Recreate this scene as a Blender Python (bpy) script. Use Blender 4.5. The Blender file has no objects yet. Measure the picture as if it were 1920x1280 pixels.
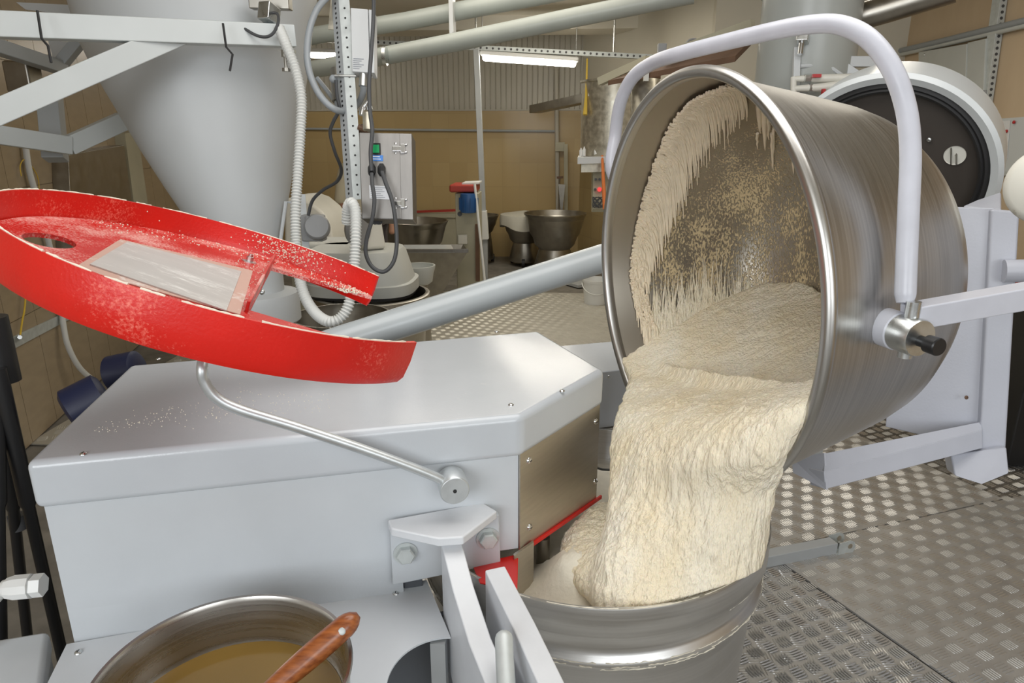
import bpy, bmesh, math, random
import numpy as np
from mathutils import Vector, Matrix, noise

random.seed(4); rng = np.random.default_rng(4)
scene = bpy.context.scene
col = scene.collection

# ------------------------------------------------------------------ camera
FPX, CAMH = 1280.0, 1.7
PITCH, YAW = math.atan(388 / FPX), math.radians(3.55)
cam_data = bpy.data.cameras.new('camera')
cam_data.sensor_width = 36.0; cam_data.lens = 36.0 * FPX / 1920.0
cam_data.clip_start = 0.02; cam_data.clip_end = 60
cam = bpy.data.objects.new('camera', cam_data); col.objects.link(cam)
cam.location = (0, 0, CAMH)
cam.rotation_euler = (math.pi / 2 - PITCH, 0, YAW)
scene.camera = cam

# ------------------------------------------------------------------ world, lights, exposure
scene.view_settings.view_transform = 'Standard'
scene.view_settings.look = 'None'
scene.view_settings.gamma = 1.0
scene.view_settings.use_curve_mapping = False
scene.view_settings.exposure = -0.31
world = bpy.data.worlds.new('World'); scene.world = world
world.use_nodes = True
world.node_tree.nodes['Background'].inputs[0].default_value = (1.0, 0.98, 0.95, 1)
world.node_tree.nodes['Background'].inputs[1].default_value = 0.56

def area(name, loc, target, sx, sy, power, color):
    L = bpy.data.lights.new(name, 'AREA'); L.shape = 'RECTANGLE'
    L.size, L.size_y, L.energy, L.color = sx, sy, power, color
    o = bpy.data.objects.new(name, L); col.objects.link(o)
    o.location = loc
    o.rotation_euler = (Vector(target) - Vector(loc)).to_track_quat('-Z', 'Y').to_euler()
    return o
# tall daylight windows behind the photographer, and the rows of ceiling tubes above the near bay
area('daylight_window', (-1.6, -2.6, 2.3), (0.1, 2.2, 0.8), 2.4, 1.7, 105, (0.93, 0.97, 1.0))
area('daylight_window', (1.9, -2.4, 2.3), (0.3, 2.2, 0.8), 2.4, 1.7, 62, (0.93, 0.97, 1.0))
area('ceiling_light_bay', (0.2, 1.6, 2.93), (0.2, 1.6, 0), 2.2, 1.4, 42, (1.0, 0.98, 0.95))
area('ceiling_light_bay', (-0.7, 4.6, 2.93), (-0.7, 4.6, 0), 2.2, 1.2, 26, (1.0, 0.92, 0.80))
area('ceiling_tube', (-0.15, 6.85, 2.93), (-0.15, 6.85, 0), 1.1, 0.13, 24, (1.0, 0.93, 0.80))
area('ceiling_tube', (-0.15, 6.4, 2.93), (-0.15, 6.4, 0), 1.1, 0.13, 13, (1.0, 0.93, 0.80))
area('ceiling_tube', (1.8, 4.6, 2.93), (1.8, 4.6, 0), 1.2, 0.13, 13, (1.0, 0.93, 0.80))

# ------------------------------------------------------------------ picture geometry -> place geometry
_s, _c = math.sin(YAW), math.cos(YAW)
_Fh = np.array([-_s, _c, 0.0]); RV = np.array([_c, _s, 0.0]); _Z = np.array([0, 0, 1.0])
FV = _Fh * math.cos(PITCH) - _Z * math.sin(PITCH)
UV = _Fh * math.sin(PITCH) + _Z * math.cos(PITCH)
CP = np.array([0, 0, CAMH])
def ray(x, y): return FV + RV * (x - 960) / FPX - UV * (y - 640) / FPX
def pz(x, y, z): r = ray(x, y); return CP + r * (z - CAMH) / r[2]
def py(x, y, Y): r = ray(x, y); return CP + r * Y / r[1]
def pd(x, y, d): return CP + ray(x, y) * d
def pplane(x, y, p0, n):
    r = ray(x, y); n = np.array(n); return CP + r * ((np.array(p0) - CP) @ n) / (r @ n)
def sz(px, d): return px * d / FPX

# ------------------------------------------------------------------ materials
MATS = {}
def mat(name, color, rough=0.5, metal=0.0, var=0.0, vscale=8.0, bump=0.0, bscale=60.0, stretch=(1, 1, 1),
        spec=0.5, coat=0.0, sss=0.0, trans=0.0, alpha=1.0, emit=None, estr=0.0, aniso=0.0, color2=None, rvar=0.0,
        spots=None, spot_thr=0.6, spot_scale=5.0, spot_fine=60.0):
    m = bpy.data.materials.new(name); m.use_nodes = True
    nt = m.node_tree; N = nt.nodes; L = nt.links
    b = N['Principled BSDF']
    b.inputs['Base Color'].default_value = (*color, 1); b.inputs['Roughness'].default_value = rough
    b.inputs['Metallic'].default_value = metal; b.inputs['Specular IOR Level'].default_value = spec
    b.inputs['Coat Weight'].default_value = coat; b.inputs['Coat Roughness'].default_value = 0.15
    b.inputs['Anisotropic'].default_value = aniso
    if sss: b.inputs['Subsurface Weight'].default_value = sss; b.inputs['Subsurface Radius'].default_value = (0.02, 0.012, 0.006)
    b.inputs['Transmission Weight'].default_value = trans; b.inputs['Alpha'].default_value = alpha
    if emit: b.inputs['Emission Color'].default_value = (*emit, 1); b.inputs['Emission Strength'].default_value = estr
    tc = N.new('ShaderNodeTexCoord'); mp = N.new('ShaderNodeMapping'); mp.inputs['Scale'].default_value = stretch
    L.new(tc.outputs['Object'], mp.inputs['Vector'])
    csock = None
    if var > 0 or color2 or rvar > 0:
        n = N.new('ShaderNodeTexNoise'); n.inputs['Scale'].default_value = vscale; n.inputs['Detail'].default_value = 5
        L.new(mp.outputs['Vector'], n.inputs['Vector'])
        r = N.new('ShaderNodeMapRange'); r.inputs['From Min'].default_value = 0.3; r.inputs['From Max'].default_value = 0.7
        L.new(n.outputs['Fac'], r.inputs['Value'])
        if var > 0 or color2:
            mx = N.new('ShaderNodeMix'); mx.data_type = 'RGBA'
            c2 = color2 or tuple(min(1, c * (1 + var)) for c in color)
            c1 = color if color2 else tuple(c * (1 - var) for c in color)
            mx.inputs['A'].default_value = (*c1, 1); mx.inputs['B'].default_value = (*c2, 1)
            L.new(r.outputs['Result'], mx.inputs['Factor']); csock = mx.outputs['Result']
            L.new(csock, b.inputs['Base Color'])
        if rvar > 0:
            r2 = N.new('ShaderNodeMapRange'); r2.inputs['From Min'].default_value = 0.3; r2.inputs['From Max'].default_value = 0.7
            r2.inputs['To Min'].default_value = max(0.02, rough - rvar); r2.inputs['To Max'].default_value = rough + rvar
            L.new(n.outputs['Fac'], r2.inputs['Value']); L.new(r2.outputs['Result'], b.inputs['Roughness'])
    if spots:
        n1 = N.new('ShaderNodeTexNoise'); n1.inputs['Scale'].default_value = spot_scale; n1.inputs['Detail'].default_value = 3
        n2 = N.new('ShaderNodeTexNoise'); n2.inputs['Scale'].default_value = spot_fine; n2.inputs['Detail'].default_value = 6
        n2.inputs['Roughness'].default_value = 0.7
        L.new(mp.outputs['Vector'], n1.inputs['Vector']); L.new(mp.outputs['Vector'], n2.inputs['Vector'])
        ad = N.new('ShaderNodeMath'); ad.operation = 'ADD'; L.new(n1.outputs['Fac'], ad.inputs[0]); L.new(n2.outputs['Fac'], ad.inputs[1])
        mr = N.new('ShaderNodeMapRange'); mr.inputs['From Min'].default_value = spot_thr * 2; mr.inputs['From Max'].default_value = spot_thr * 2 + 0.22
        L.new(ad.outputs[0], mr.inputs['Value'])
        m2 = N.new('ShaderNodeMix'); m2.data_type = 'RGBA'; m2.inputs['A'].default_value = (*color, 1); m2.inputs['B'].default_value = (*spots, 1)
        if csock: L.new(csock, m2.inputs['A'])
        L.new(mr.outputs['Result'], m2.inputs['Factor']); L.new(m2.outputs['Result'], b.inputs['Base Color'])
    if bump > 0:
        n = N.new('ShaderNodeTexNoise'); n.inputs['Scale'].default_value = bscale; n.inputs['Detail'].default_value = 4
        L.new(mp.outputs['Vector'], n.inputs['Vector'])
        bp = N.new('ShaderNodeBump'); bp.inputs['Strength'].default_value = bump; bp.inputs['Distance'].default_value = 0.004
        L.new(n.outputs['Fac'], bp.inputs['Height']); L.new(bp.outputs['Normal'], b.inputs['Normal'])
    MATS[name] = m
    return m
M = MATS
FLOUR = (0.86, 0.84, 0.78)
mat('paint_grey', (0.52, 0.55, 0.585), 0.15, var=0.03, vscale=6, bump=0.05, bscale=250, spots=(0.70, 0.70, 0.69), spot_thr=0.665, spot_scale=5, spot_fine=70)
mat('paint_grey_clean', (0.54, 0.57, 0.60), 0.35, var=0.03, vscale=6, bump=0.05, bscale=220)
mat('paint_shelf', (0.67, 0.705, 0.74), 0.42, var=0.03, vscale=7, spots=(0.78, 0.79, 0.79), spot_thr=0.66, spot_fine=40)
mat('paint_lilac', (0.50, 0.515, 0.575), 0.34, var=0.03, vscale=9, bump=0.08, bscale=160)
mat('paint_bail', (0.54, 0.55, 0.61), 0.30, var=0.04, vscale=20, bump=0.06, bscale=120, spots=(0.25, 0.22, 0.22), spot_thr=0.71, spot_scale=14)
mat('paint_arm', (0.66, 0.68, 0.71), 0.35, var=0.04, vscale=12, bump=0.05, bscale=160)
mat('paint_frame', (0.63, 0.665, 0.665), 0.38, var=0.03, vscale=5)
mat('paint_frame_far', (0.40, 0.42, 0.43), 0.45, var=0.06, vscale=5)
mat('paint_tube', (0.47, 0.51, 0.53), 0.25, var=0.02, vscale=5)
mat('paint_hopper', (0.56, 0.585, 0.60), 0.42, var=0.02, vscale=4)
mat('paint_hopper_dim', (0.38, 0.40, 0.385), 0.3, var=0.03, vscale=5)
mat('pipe_green', (0.40, 0.435, 0.41), 0.35, var=0.06, vscale=5)
mat('steel', (0.52, 0.51, 0.49), 0.33, 1.0, var=0.13, vscale=40, stretch=(0.08, 0.08, 5), rvar=0.05, bump=0.05, bscale=60, aniso=0.3)
mat('steel_lower', (0.66, 0.655, 0.64), 0.36, 1.0, var=0.07, vscale=25, stretch=(0.1, 0.1, 6), rvar=0.06, bump=0.04, bscale=60, aniso=0.3)
mat('steel_dark', (0.38, 0.36, 0.32), 0.36, 1.0, var=0.10, vscale=14, rvar=0.06)
mat('steel_panel', (0.55, 0.51, 0.44), 0.42, 1.0, var=0.05, vscale=12, stretch=(1, 1, 8), spots=(0.62, 0.60, 0.55), spot_thr=0.69)
mat('steel_box', (0.30, 0.29, 0.28), 0.42, 1.0, var=0.08, vscale=30, stretch=(1, 1, 0.2))
mat('steel_pot', (0.44, 0.42, 0.39), 0.28, 1.0, var=0.06, vscale=30, stretch=(0.1, 0.1, 5), rvar=0.04, aniso=0.4)
mat('zinc_rod', (0.60, 0.63, 0.64), 0.38, 0.7, var=0.08, vscale=30)
mat('zinc', (0.66, 0.68, 0.68), 0.32, 1.0, var=0.10, vscale=30, rvar=0.08)
mat('zinc_matt', (0.55, 0.585, 0.58), 0.5, 0.35, var=0.10, vscale=26, bump=0.15, bscale=50)
mat('chrome', (0.72, 0.73, 0.74), 0.16, 1.0)
mat('galvanised', (0.58, 0.55, 0.46), 0.38, 0.8, var=0.22, vscale=26, rvar=0.08)
mat('plate_alu', (0.47, 0.46, 0.44), 0.45, 0.45, var=0.12, vscale=7, rvar=0.08)
mat('lug_alu', (0.58, 0.575, 0.56), 0.30, 0.75, var=0.06, vscale=9, rvar=0.05)
mat('plate_far', (0.56, 0.54, 0.48), 0.5, 0.5, var=0.06, vscale=6)
mat('concrete', (0.19, 0.175, 0.15), 0.7, var=0.22, vscale=9, bump=0.2, bscale=30)
mat('red_paint', (0.66, 0.014, 0.008), 0.34, var=0.10, vscale=7, spots=(0.90, 0.20, 0.15), spot_thr=0.545, spot_scale=5, spot_fine=190, bump=0.12, bscale=200)
mat('red_dusty', (0.60, 0.014, 0.009), 0.36, var=0.12, vscale=7, spots=(0.86, 0.50, 0.45), spot_thr=0.485, spot_scale=7, spot_fine=240, bump=0.12, bscale=200)
mat('red_plain', (0.70, 0.02, 0.015), 0.32, spots=(0.85, 0.6, 0.56), spot_thr=0.64, spot_scale=14)
mat('red_far', (0.40, 0.045, 0.03), 0.4)
mat('flour', (0.80, 0.75, 0.63), 0.9, var=0.05, vscale=30, bump=0.4, bscale=120)
mat('acrylic_dusty', (0.56, 0.54, 0.52), 0.3, var=0.06, vscale=8, spots=(0.86, 0.85, 0.83), spot_thr=0.52, spot_scale=4, spot_fine=50, stretch=(1, 4, 1))
mat('window_edge', (0.62, 0.40, 0.33), 0.4, spots=(0.8, 0.74, 0.7), spot_thr=0.52)
mat('slate_shade', (0.10, 0.11, 0.125), 0.5)  # shade below the shelf and in the gap, put into the colour
mat('dough', (0.86, 0.74, 0.52), 0.55, color2=(0.92, 0.85, 0.70), vscale=9, stretch=(1, 1, 0.28), bump=1.0, bscale=150, sss=0.12, spec=0.35)
M['dough'].node_tree.nodes['Bump'].inputs['Distance'].default_value = 0.009
mat('dough_string', (0.84, 0.73, 0.56), 0.5, var=0.06, vscale=30, bump=0.3, bscale=60, sss=0.1)
mat('wood', (0.46, 0.15, 0.042), 0.35, color2=(0.17, 0.042, 0.012), vscale=14, stretch=(1, 8, 8), coat=0.3)
mat('oil', (0.27, 0.17, 0.045), 0.10, var=0.08, vscale=4, spec=0.6)
mat('black_plastic', (0.012, 0.012, 0.013), 0.35)
mat('black_rubber', (0.018, 0.018, 0.019), 0.55)
mat('cord_grey', (0.06, 0.062, 0.066), 0.5)
mat('hose_grey', (0.30, 0.325, 0.345), 0.4)
mat('motor_grey', (0.29, 0.295, 0.30), 0.45)
mat('hose_white', (0.68, 0.69, 0.67), 0.45)
mat('plastic_white', (0.76, 0.77, 0.76), 0.35)
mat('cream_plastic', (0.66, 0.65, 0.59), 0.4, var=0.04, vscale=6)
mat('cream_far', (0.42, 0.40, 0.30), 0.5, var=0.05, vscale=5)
mat('cover_grey', (0.52, 0.54, 0.52), 0.4, var=0.03, vscale=5)
mat('cream_dirty', (0.74, 0.72, 0.64), 0.5, spots=(0.36, 0.30, 0.21), spot_thr=0.60, spot_scale=9, spot_fine=25)
mat('motor_blue', (0.010, 0.014, 0.045), 0.4)
mat('motor_blue_bright', (0.02, 0.09, 0.26), 0.4)
mat('panel_box', (0.60, 0.62, 0.63), 0.4)
mat('switch_green', (0.01, 0.22, 0.07), 0.25, emit=(0.05, 0.8, 0.3), estr=0.12)
mat('label_blue', (0.06, 0.22, 0.62), 0.4)
mat('label_white', (0.74, 0.76, 0.80), 0.5)
mat('print_grey', (0.30, 0.32, 0.36), 0.6)
mat('board_white', (0.60, 0.63, 0.64), 0.25)
mat('paper', (0.74, 0.75, 0.76), 0.7)
mat('magnet_red', (0.45, 0.02, 0.02), 0.35)
mat('button_red', (0.7, 0.03, 0.03), 0.3, emit=(1, 0.05, 0.05), estr=0.8)
mat('orange_hose', (0.72, 0.20, 0.05), 0.45)
mat('yellow_plastic', (0.70, 0.48, 0.05), 0.45)
mat('brown_board', (0.13, 0.07, 0.04), 0.6, var=0.15, vscale=10)
mat('dark_disc', (0.050, 0.042, 0.036), 0.45, var=0.1, vscale=5)
mat('skin', (0.42, 0.22, 0.14), 0.5)
mat('cloth_cream', (0.74, 0.68, 0.52), 0.85, bump=0.3, bscale=40)
mat('cloth_sack', (0.60, 0.58, 0.50), 0.85, bump=0.5, bscale=30)
mat('cloth_dark', (0.06, 0.05, 0.05), 0.85)
mat('hair', (0.05, 0.03, 0.02), 0.7)
mat('lamp_tube', (1, 1, 1), 0.4, emit=(1.0, 0.95, 0.84), estr=26.0)
mat('ceiling_paint', (0.66, 0.625, 0.53), 0.75, var=0.03, vscale=2)
mat('wall_beige', (0.60, 0.47, 0.32), 0.6, color2=(0.54, 0.41, 0.27), vscale=4, stretch=(1, 1, 0.4))
mat('panel_ribbed', (0.50, 0.475, 0.41), 0.5, var=0.03, vscale=2)
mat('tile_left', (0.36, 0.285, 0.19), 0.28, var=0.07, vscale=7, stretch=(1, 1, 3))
mat('grout', (0.50, 0.43, 0.33), 0.8)
def tile_mat(name, c1, c2, mortar, w, h, sx):
    m = mat(name, c1, 0.22, spec=0.5); nt = m.node_tree; N = nt.nodes; L = nt.links
    br = N.new('ShaderNodeTexBrick'); br.offset = 0; br.inputs['Scale'].default_value = 1.0
    br.inputs['Color1'].default_value = (*c1, 1); br.inputs['Color2'].default_value = (*c2, 1); br.inputs['Mortar'].default_value = (*mortar, 1)
    br.inputs['Mortar Size'].default_value = 0.004; br.inputs['Brick Width'].default_value = w; br.inputs['Row Height'].default_value = h
    g = N.new('ShaderNodeNewGeometry'); sp = N.new('ShaderNodeSeparateXYZ'); cb = N.new('ShaderNodeCombineXYZ')
    L.new(g.outputs['Position'], sp.inputs[0]); L.new(sp.outputs[sx], cb.inputs['X']); L.new(sp.outputs['Z'], cb.inputs['Y'])
    L.new(cb.outputs[0], br.inputs['Vector']); L.new(br.outputs['Color'], N['Principled BSDF'].inputs['Base Color'])
    return m
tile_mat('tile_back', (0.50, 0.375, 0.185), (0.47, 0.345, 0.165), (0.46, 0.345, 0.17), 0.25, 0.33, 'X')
tile_mat('tile_return', (0.47, 0.355, 0.175), (0.44, 0.33, 0.16), (0.40, 0.30, 0.15), 0.25, 0.33, 'Y')

# ------------------------------------------------------------------ mesh helpers
def V(a): return np.array(a, dtype=float)
def unit(a): a = V(a); return a / (np.linalg.norm(a) + 1e-12)
def frame(n, hint=(0, 0, 1)):
    n = unit(n); h = V(hint)
    if abs(n @ unit(h)) > 0.97: h = V((1, 0, 0)) if abs(n[0]) < 0.9 else V((0, 1, 0))
    x = unit(np.cross(h, n)); return x, np.cross(n, x), n

class MB:
    def __init__(s): s.v = []; s.f = []
    def add(s, vs, fs):
        o = len(s.v); s.v += [tuple(map(float, q)) for q in vs]; s.f += [tuple(i + o for i in q) for q in fs]; return s
    def hexa(s, p): # 8 points: 4 bottom, 4 top
        return s.add(p, [(3, 2, 1, 0), (4, 5, 6, 7), (0, 1, 5, 4), (1, 2, 6, 5), (2, 3, 7, 6), (3, 0, 4, 7)])
    def box(s, c, size, ax=None):
        c = V(c); X, Y, Zz = (V((1, 0, 0)), V((0, 1, 0)), V((0, 0, 1))) if ax is None else ax
        hx, hy, hz = V(size) / 2
        return s.hexa([c + X * a * hx + Y * b * hy + Zz * d * hz for d in (-1, 1) for a, b in ((-1, -1), (1, -1), (1, 1), (-1, 1))])
    def bar(s, p0, p1, w, h, up=(0, 0, 1)):
        p0, p1 = V(p0), V(p1); X, Y, n = frame(p1 - p0, up)
        return s.box((p0 + p1) / 2, (w, h, np.linalg.norm(p1 - p0)), (X, Y, n))
    def prism(s, poly, vec):
        n = len(poly); P = [V(q) for q in poly]; Q = [q + V(vec) for q in P]
        return s.add(P + Q, [tuple(range(n))[::-1], tuple(range(n, 2 * n))] + [(i, (i + 1) % n, (i + 1) % n + n, i + n) for i in range(n)])
    def loft(s, rings, cap0=True, cap1=True, closed=True):
        n = len(rings[0]); o = len(s.v); fs = []
        m = n if closed else n - 1
        for k in range(len(rings) - 1):
            for i in range(m):
                j = (i + 1) % n; fs.append((k * n + i, k * n + j, (k + 1) * n + j, (k + 1) * n + i))
        if cap0: fs.append(tuple(range(n))[::-1])
        if cap1: fs.append(tuple(range((len(rings) - 1) * n, len(rings) * n)))
        return s.add([p for r in rings for p in r], fs)
    def lathe(s, prof, org, axis=(0, 0, 1), seg=48, cap0=False, cap1=False, hint=(0, 0, 1)):
        X, Y, n = frame(axis, hint); org = V(org); t = np.linspace(0, 2 * np.pi, seg, endpoint=False)
        rings = [[org + n * zz + r * (math.cos(a) * X + math.sin(a) * Y) for a in t] for r, zz in prof]
        return s.loft(rings, cap0, cap1)
    def cyl(s, p0, p1, r, seg=20, r2=None):
        p0, p1 = V(p0), V(p1); return s.lathe([(r, 0), (r if r2 is None else r2, np.linalg.norm(p1 - p0))], p0, p1 - p0, seg, True, True)
    def tube(s, path, r, seg=10, closed_ends=True):
        P = [V(q) for q in path]; n = len(P); rings = []; X = None
        for i in range(n):
            t = unit(P[min(i + 1, n - 1)] - P[max(i - 1, 0)])
            if X is None: X, Y, _ = frame(t)
            X = unit(X - t * (X @ t)); Y = np.cross(t, X); rr = r[i] if hasattr(r, '__len__') else r
            rings.append([P[i] + rr * (math.cos(a) * X + math.sin(a) * Y) for a in np.linspace(0, 2 * np.pi, seg, endpoint=False)])
        return s.loft(rings, closed_ends, closed_ends)
    def dome(s, p, n, r, h=None, seg=14):
        h = h or r * 0.55
        return s.lathe([(r, 0)] + [(r * math.cos(a), h * math.sin(a)) for a in (0.35, 0.7, 1.05, 1.35)], p, n, seg, True, True)
    def ball(s, c, r, seg=16, sc=(1, 1, 1)):
        c = V(c); rings = []
        for a in np.linspace(-1.5, 1.5, 9):
            rings.append([c + V((r * math.cos(a) * math.cos(t) * sc[0], r * math.cos(a) * math.sin(t) * sc[1], r * math.sin(a) * sc[2])) for t in np.linspace(0, 2 * np.pi, seg, endpoint=False)])
        return s.loft(rings)
    def build(s, name, m, parent=None, smooth=35, bevel=0.0, bseg=2):
        return mkobj(name, s.v, s.f, m, parent, smooth, bevel, bseg)

def smooth_path(pts, n=8):
    P = [V(p) for p in pts]; out = []
    for i in range(len(P) - 1):
        p0, p1, p2, p3 = P[max(i - 1, 0)], P[i], P[i + 1], P[min(i + 2, len(P) - 1)]
        for k in range(n):
            t = k / n
            out.append(0.5 * ((2 * p1) + (-p0 + p2) * t + (2 * p0 - 5 * p1 + 4 * p2 - p3) * t * t + (-p0 + 3 * p1 - 3 * p2 + p3) * t ** 3))
    out.append(P[-1]); return out

WLOC = {}
def mkobj(name, v, f, m, parent=None, smooth=35, bevel=0.0, bseg=2, fix=True):
    v = np.array(v, float); c = (v.min(0) + v.max(0)) / 2
    me = bpy.data.meshes.new(name); me.from_pydata((v - c).tolist(), [], f)
    if fix:
        bm = bmesh.new(); bm.from_mesh(me); bmesh.ops.recalc_face_normals(bm, faces=bm.faces); bm.to_mesh(me); bm.free()
    me.materials.append(M[m] if isinstance(m, str) else m)
    if smooth:
        me.polygons.foreach_set('use_smooth', [True] * len(me.polygons)); me.set_sharp_from_angle(angle=math.radians(smooth))
    o = bpy.data.objects.new(name, me); col.objects.link(o)
    pw = V((0, 0, 0))
    if parent is not None: o.parent = parent; pw = WLOC[parent.name]
    o.location = c - pw; WLOC[o.name] = c
    if bevel:
        b = o.modifiers.new('bevel', 'BEVEL'); b.width = bevel; b.segments = bseg; b.limit_method = 'ANGLE'; b.angle_limit = math.radians(40); b.harden_normals = True
    return o
def thing(name, label, cat, loc, group=None):
    o = bpy.data.objects.new(name, None); o.empty_display_size = 0.1; col.objects.link(o); o.location = loc; WLOC[o.name] = V(loc)
    return tag(o, label, cat, group)
def tag(o, label, cat, group=None):
    o['label'] = label; o['category'] = cat
    if group: o['group'] = group
    return o
def struct(o): o['kind'] = 'structure'; return o
def stuff(o): o['kind'] = 'stuff'; return o
def like(src, parent, world, rot=None):   # another piece sharing its mesh
    c = src.copy(); col.objects.link(c); c.parent = parent
    c.location = V(world) - (WLOC[parent.name] if parent else 0); WLOC[c.name] = V(world)
    if rot is not None: c.rotation_euler = rot
    return c
def screw(p, n, r, parent, name='screw', m='chrome'):
    o = MB().dome(p, n, r, r * 0.6).build(name, m, parent)
    n = unit(n); X, Y, _ = frame(n)
    MB().box(V(p) + n * r * 0.56, (r * 0.9, r * 0.22, r * 0.14), (X, Y, n)).build('slot', 'black_rubber', o, 0)
    return o
def hexbolt(p, n, r, parent, m='zinc_matt'):
    n = unit(n)
    b = MB().lathe([(r * 1.3, 0), (r * 1.3, r * 0.18)], p, n, 24, True, True).lathe([(r, r * 0.18), (r, r * 0.8), (r * 0.85, r * 0.95)], p, n, 6, True, True)
    return b.build('bolt', m, parent, 25)

# ================================================================== THE SETTING
YB = 9.9; ZC = 3.0
# floor slab
floor = struct(MB().box((0, 3.6, -0.06), (12, 16, 0.10)).build('floor', 'concrete', None, 0))
# chequer plates: base sheet + raised bars
def lugs(poly, rot, pitch, parent, mname, ztop):
    poly = [V(p)[:2] for p in poly]; c, s = math.cos(rot), math.sin(rot)
    A = np.array(poly); mn, mx = A.min(0), A.max(0); ctr = (mn + mx) / 2; R = np.linalg.norm(mx - mn) / 2
    k = int(R / pitch) + 1; vs = []; fs = []
    bl, bw, bh, gap = pitch * 0.40, pitch * 0.052, 0.0022, pitch * 0.165
    e = np.roll(A, -1, 0) - A; area2 = (A[:, 0] * np.roll(A[:, 1], -1) - np.roll(A[:, 0], -1) * A[:, 1]).sum(); sg = 1 if area2 > 0 else -1
    for i in range(-k, k + 1):
        for j in range(-k, k + 1):
            g = ctr + V((c * i - s * j, s * i + c * j)) * pitch
            if (sg * (e[:, 0] * (g - A)[:, 1] - e[:, 1] * (g - A)[:, 0]) / np.linalg.norm(e, axis=1)).min() < pitch * 0.42: continue
            along = V((c, s)) if (i + j) % 2 else V((-s, c)); across = V((-along[1], along[0]))
            for q in range(-2, 3):
                b = g + across * q * gap; L_ = bl * (1 if abs(q) < 2 else 0.86); o = len(vs)
                for a, d in ((-1, 0), (-0.55, -1), (0.55, -1), (1, 0), (0.55, 1), (-0.55, 1)):
                    p = b + along * a * L_ + across * d * bw; vs.append((p[0], p[1], ztop - 0.0005))
                for a, d in ((-0.8, 0), (0.8, 0)):
                    p = b + along * a * L_; vs.append((p[0], p[1], ztop + bh))
                fs += [(o, o + 1, o + 6), (o + 1, o + 2, o + 7, o + 6), (o + 2, o + 3, o + 7), (o + 3, o + 4, o + 7), (o + 4, o + 5, o + 6, o + 7), (o + 5, o, o + 6)]
    return stuff(mkobj('raised_bars', vs, fs, mname, parent, 0, fix=False))
def plate(poly, z, rot, pitch, m1, m2, label=None):
    P = [V((p[0], p[1], z - 0.008)) for p in poly]
    o = MB().prism(P, (0, 0, 0.008)).build('floor_plate', m1, floor, 0)
    lugs(poly, rot, pitch, o, m2, z); return o
sA, sB = pz(1495, 1075, 0), pz(1790, 1280, 0); dS = unit(sB - sA)
E0, E1, E2 = pz(1586, 807, 0), pz(1884, 937, 0), pz(1625, 993, 0)
q1 = sB + dS * 0.9
e_ = unit(E1 - E2); k_ = np.linalg.solve(np.array([[e_[0], -dS[0]], [e_[1], -dS[1]]]), (sA - E2)[:2]); q0 = sA + dS * k_[1]; q9 = q0 - dS * ((3.3 - q0[1]) / -dS[1])
plate([q0, q1, q1 + V((1.6, 0.3, 0)), E1 + e_ * 0.95, q0], 0.004, 0.47, 0.064, 'plate_alu', 'lug_alu')
plate([q0 + V((0.004, 0.008, 0)), E1 + V((-0.006, 0.006, 0)), E0, E0 + V((-0.6, 0.9, 0)), V((0.55, 4.4, 0)), V((q9[0] + 0.01, 3.3, 0))], 0.004, 0.47, 0.064, 'plate_alu', 'lug_alu')
plate([q9 + V((-0.012, 0, 0)), V((-1.25, 3.3, 0)), V((-1.25, 0.5, 0)), q1 + V((-0.012, -0.4, 0)), q1 + V((-0.012, 0, 0))], 0.001, 0.12, 0.064, 'plate_alu', 'lug_alu')
plate([(-1.25, 3.31), (0.54, 3.31), (0.54, 4.41), (-1.25, 4.41)], 0.003, 0.47, 0.064, 'plate_far', 'plate_far')
plate([(-1.25, 4.42), (1.5, 4.42), (1.3, 7.5), (-1.25, 7.5)], 0.003, 0.47, 0.064, 'plate_far', 'plate_far')
plate([(-3.0, 3.4), (-1.26, 3.4), (-1.26, 6.9), (-3.0, 6.9)], 0.003, 0.47, 0.075, 'plate_far', 'plate_far')

# back wall: tiled dado below, ribbed cladding above
wall_back = struct(MB().box((-2.0, YB + 0.06, 1.0), (6.0, 0.12, 2.04)).build('wall_back', 'tile_back', None, 0))
rb = MB(); xs = []; x = -5.0
while x < 0.36: xs += [(x, 0), (x + 0.05, 0), (x + 0.058, -0.014), (x + 0.066, 0)]; x += 0.072
b = len(rb.v); vs = [(a, YB + d, zz) for a, d in xs for zz in (2.02, ZC)]; n = len(xs)
rb.add(vs, [(2 * i, 2 * i + 2, 2 * i + 3, 2 * i + 1) for i in range(n - 1)])
stuff(rb.build('ribbed_cladding', 'panel_ribbed', wall_back, 0))
struct(MB().box((-2.3, YB - 0.006, 2.022), (5.3, 0.02, 0.02)).build('trim_1', 'panel_ribbed', None, 0))
# the return by the tank, then the right-hand wall
K0, K1 = V((0.34, YB, 0)), V((1.5, 7.0, 0))
dK = unit(K1 - K0); nK = V((dK[1], -dK[0], 0))
struct(MB().prism([K0, K1, K1 - nK * 0.1, K0 - nK * 0.1], (0, 0, 2.02)).build('wall_return', 'tile_return', None, 0))
struct(MB().prism([K0 + V((0, 0, 2.02)), K1 + V((0, 0, 2.02)), K1 + V((0, 0, 2.02)) - nK * 0.1, K0 + V((0, 0, 2.02)) - nK * 0.1], (0, 0, 1.0)).build('wall_return_upper', 'ceiling_paint', None, 0))
struct(MB().box((2.4, 7.06, 1.5), (1.9, 0.12, 3.0)).build('wall_recess', 'ceiling_paint', None, 0))
XR = 3.2
wall_right = struct(MB().box((XR + 0.06, 3.0, 1.5), (0.12, 8.2, 3.04)).build('wall_right', 'wall_beige', None, 0))
struct(MB().box((-0.3, 4.0, ZC + 0.05), (8.4, 12.2, 0.1)).build('ceiling', 'ceiling_paint', None, 0))
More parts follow.
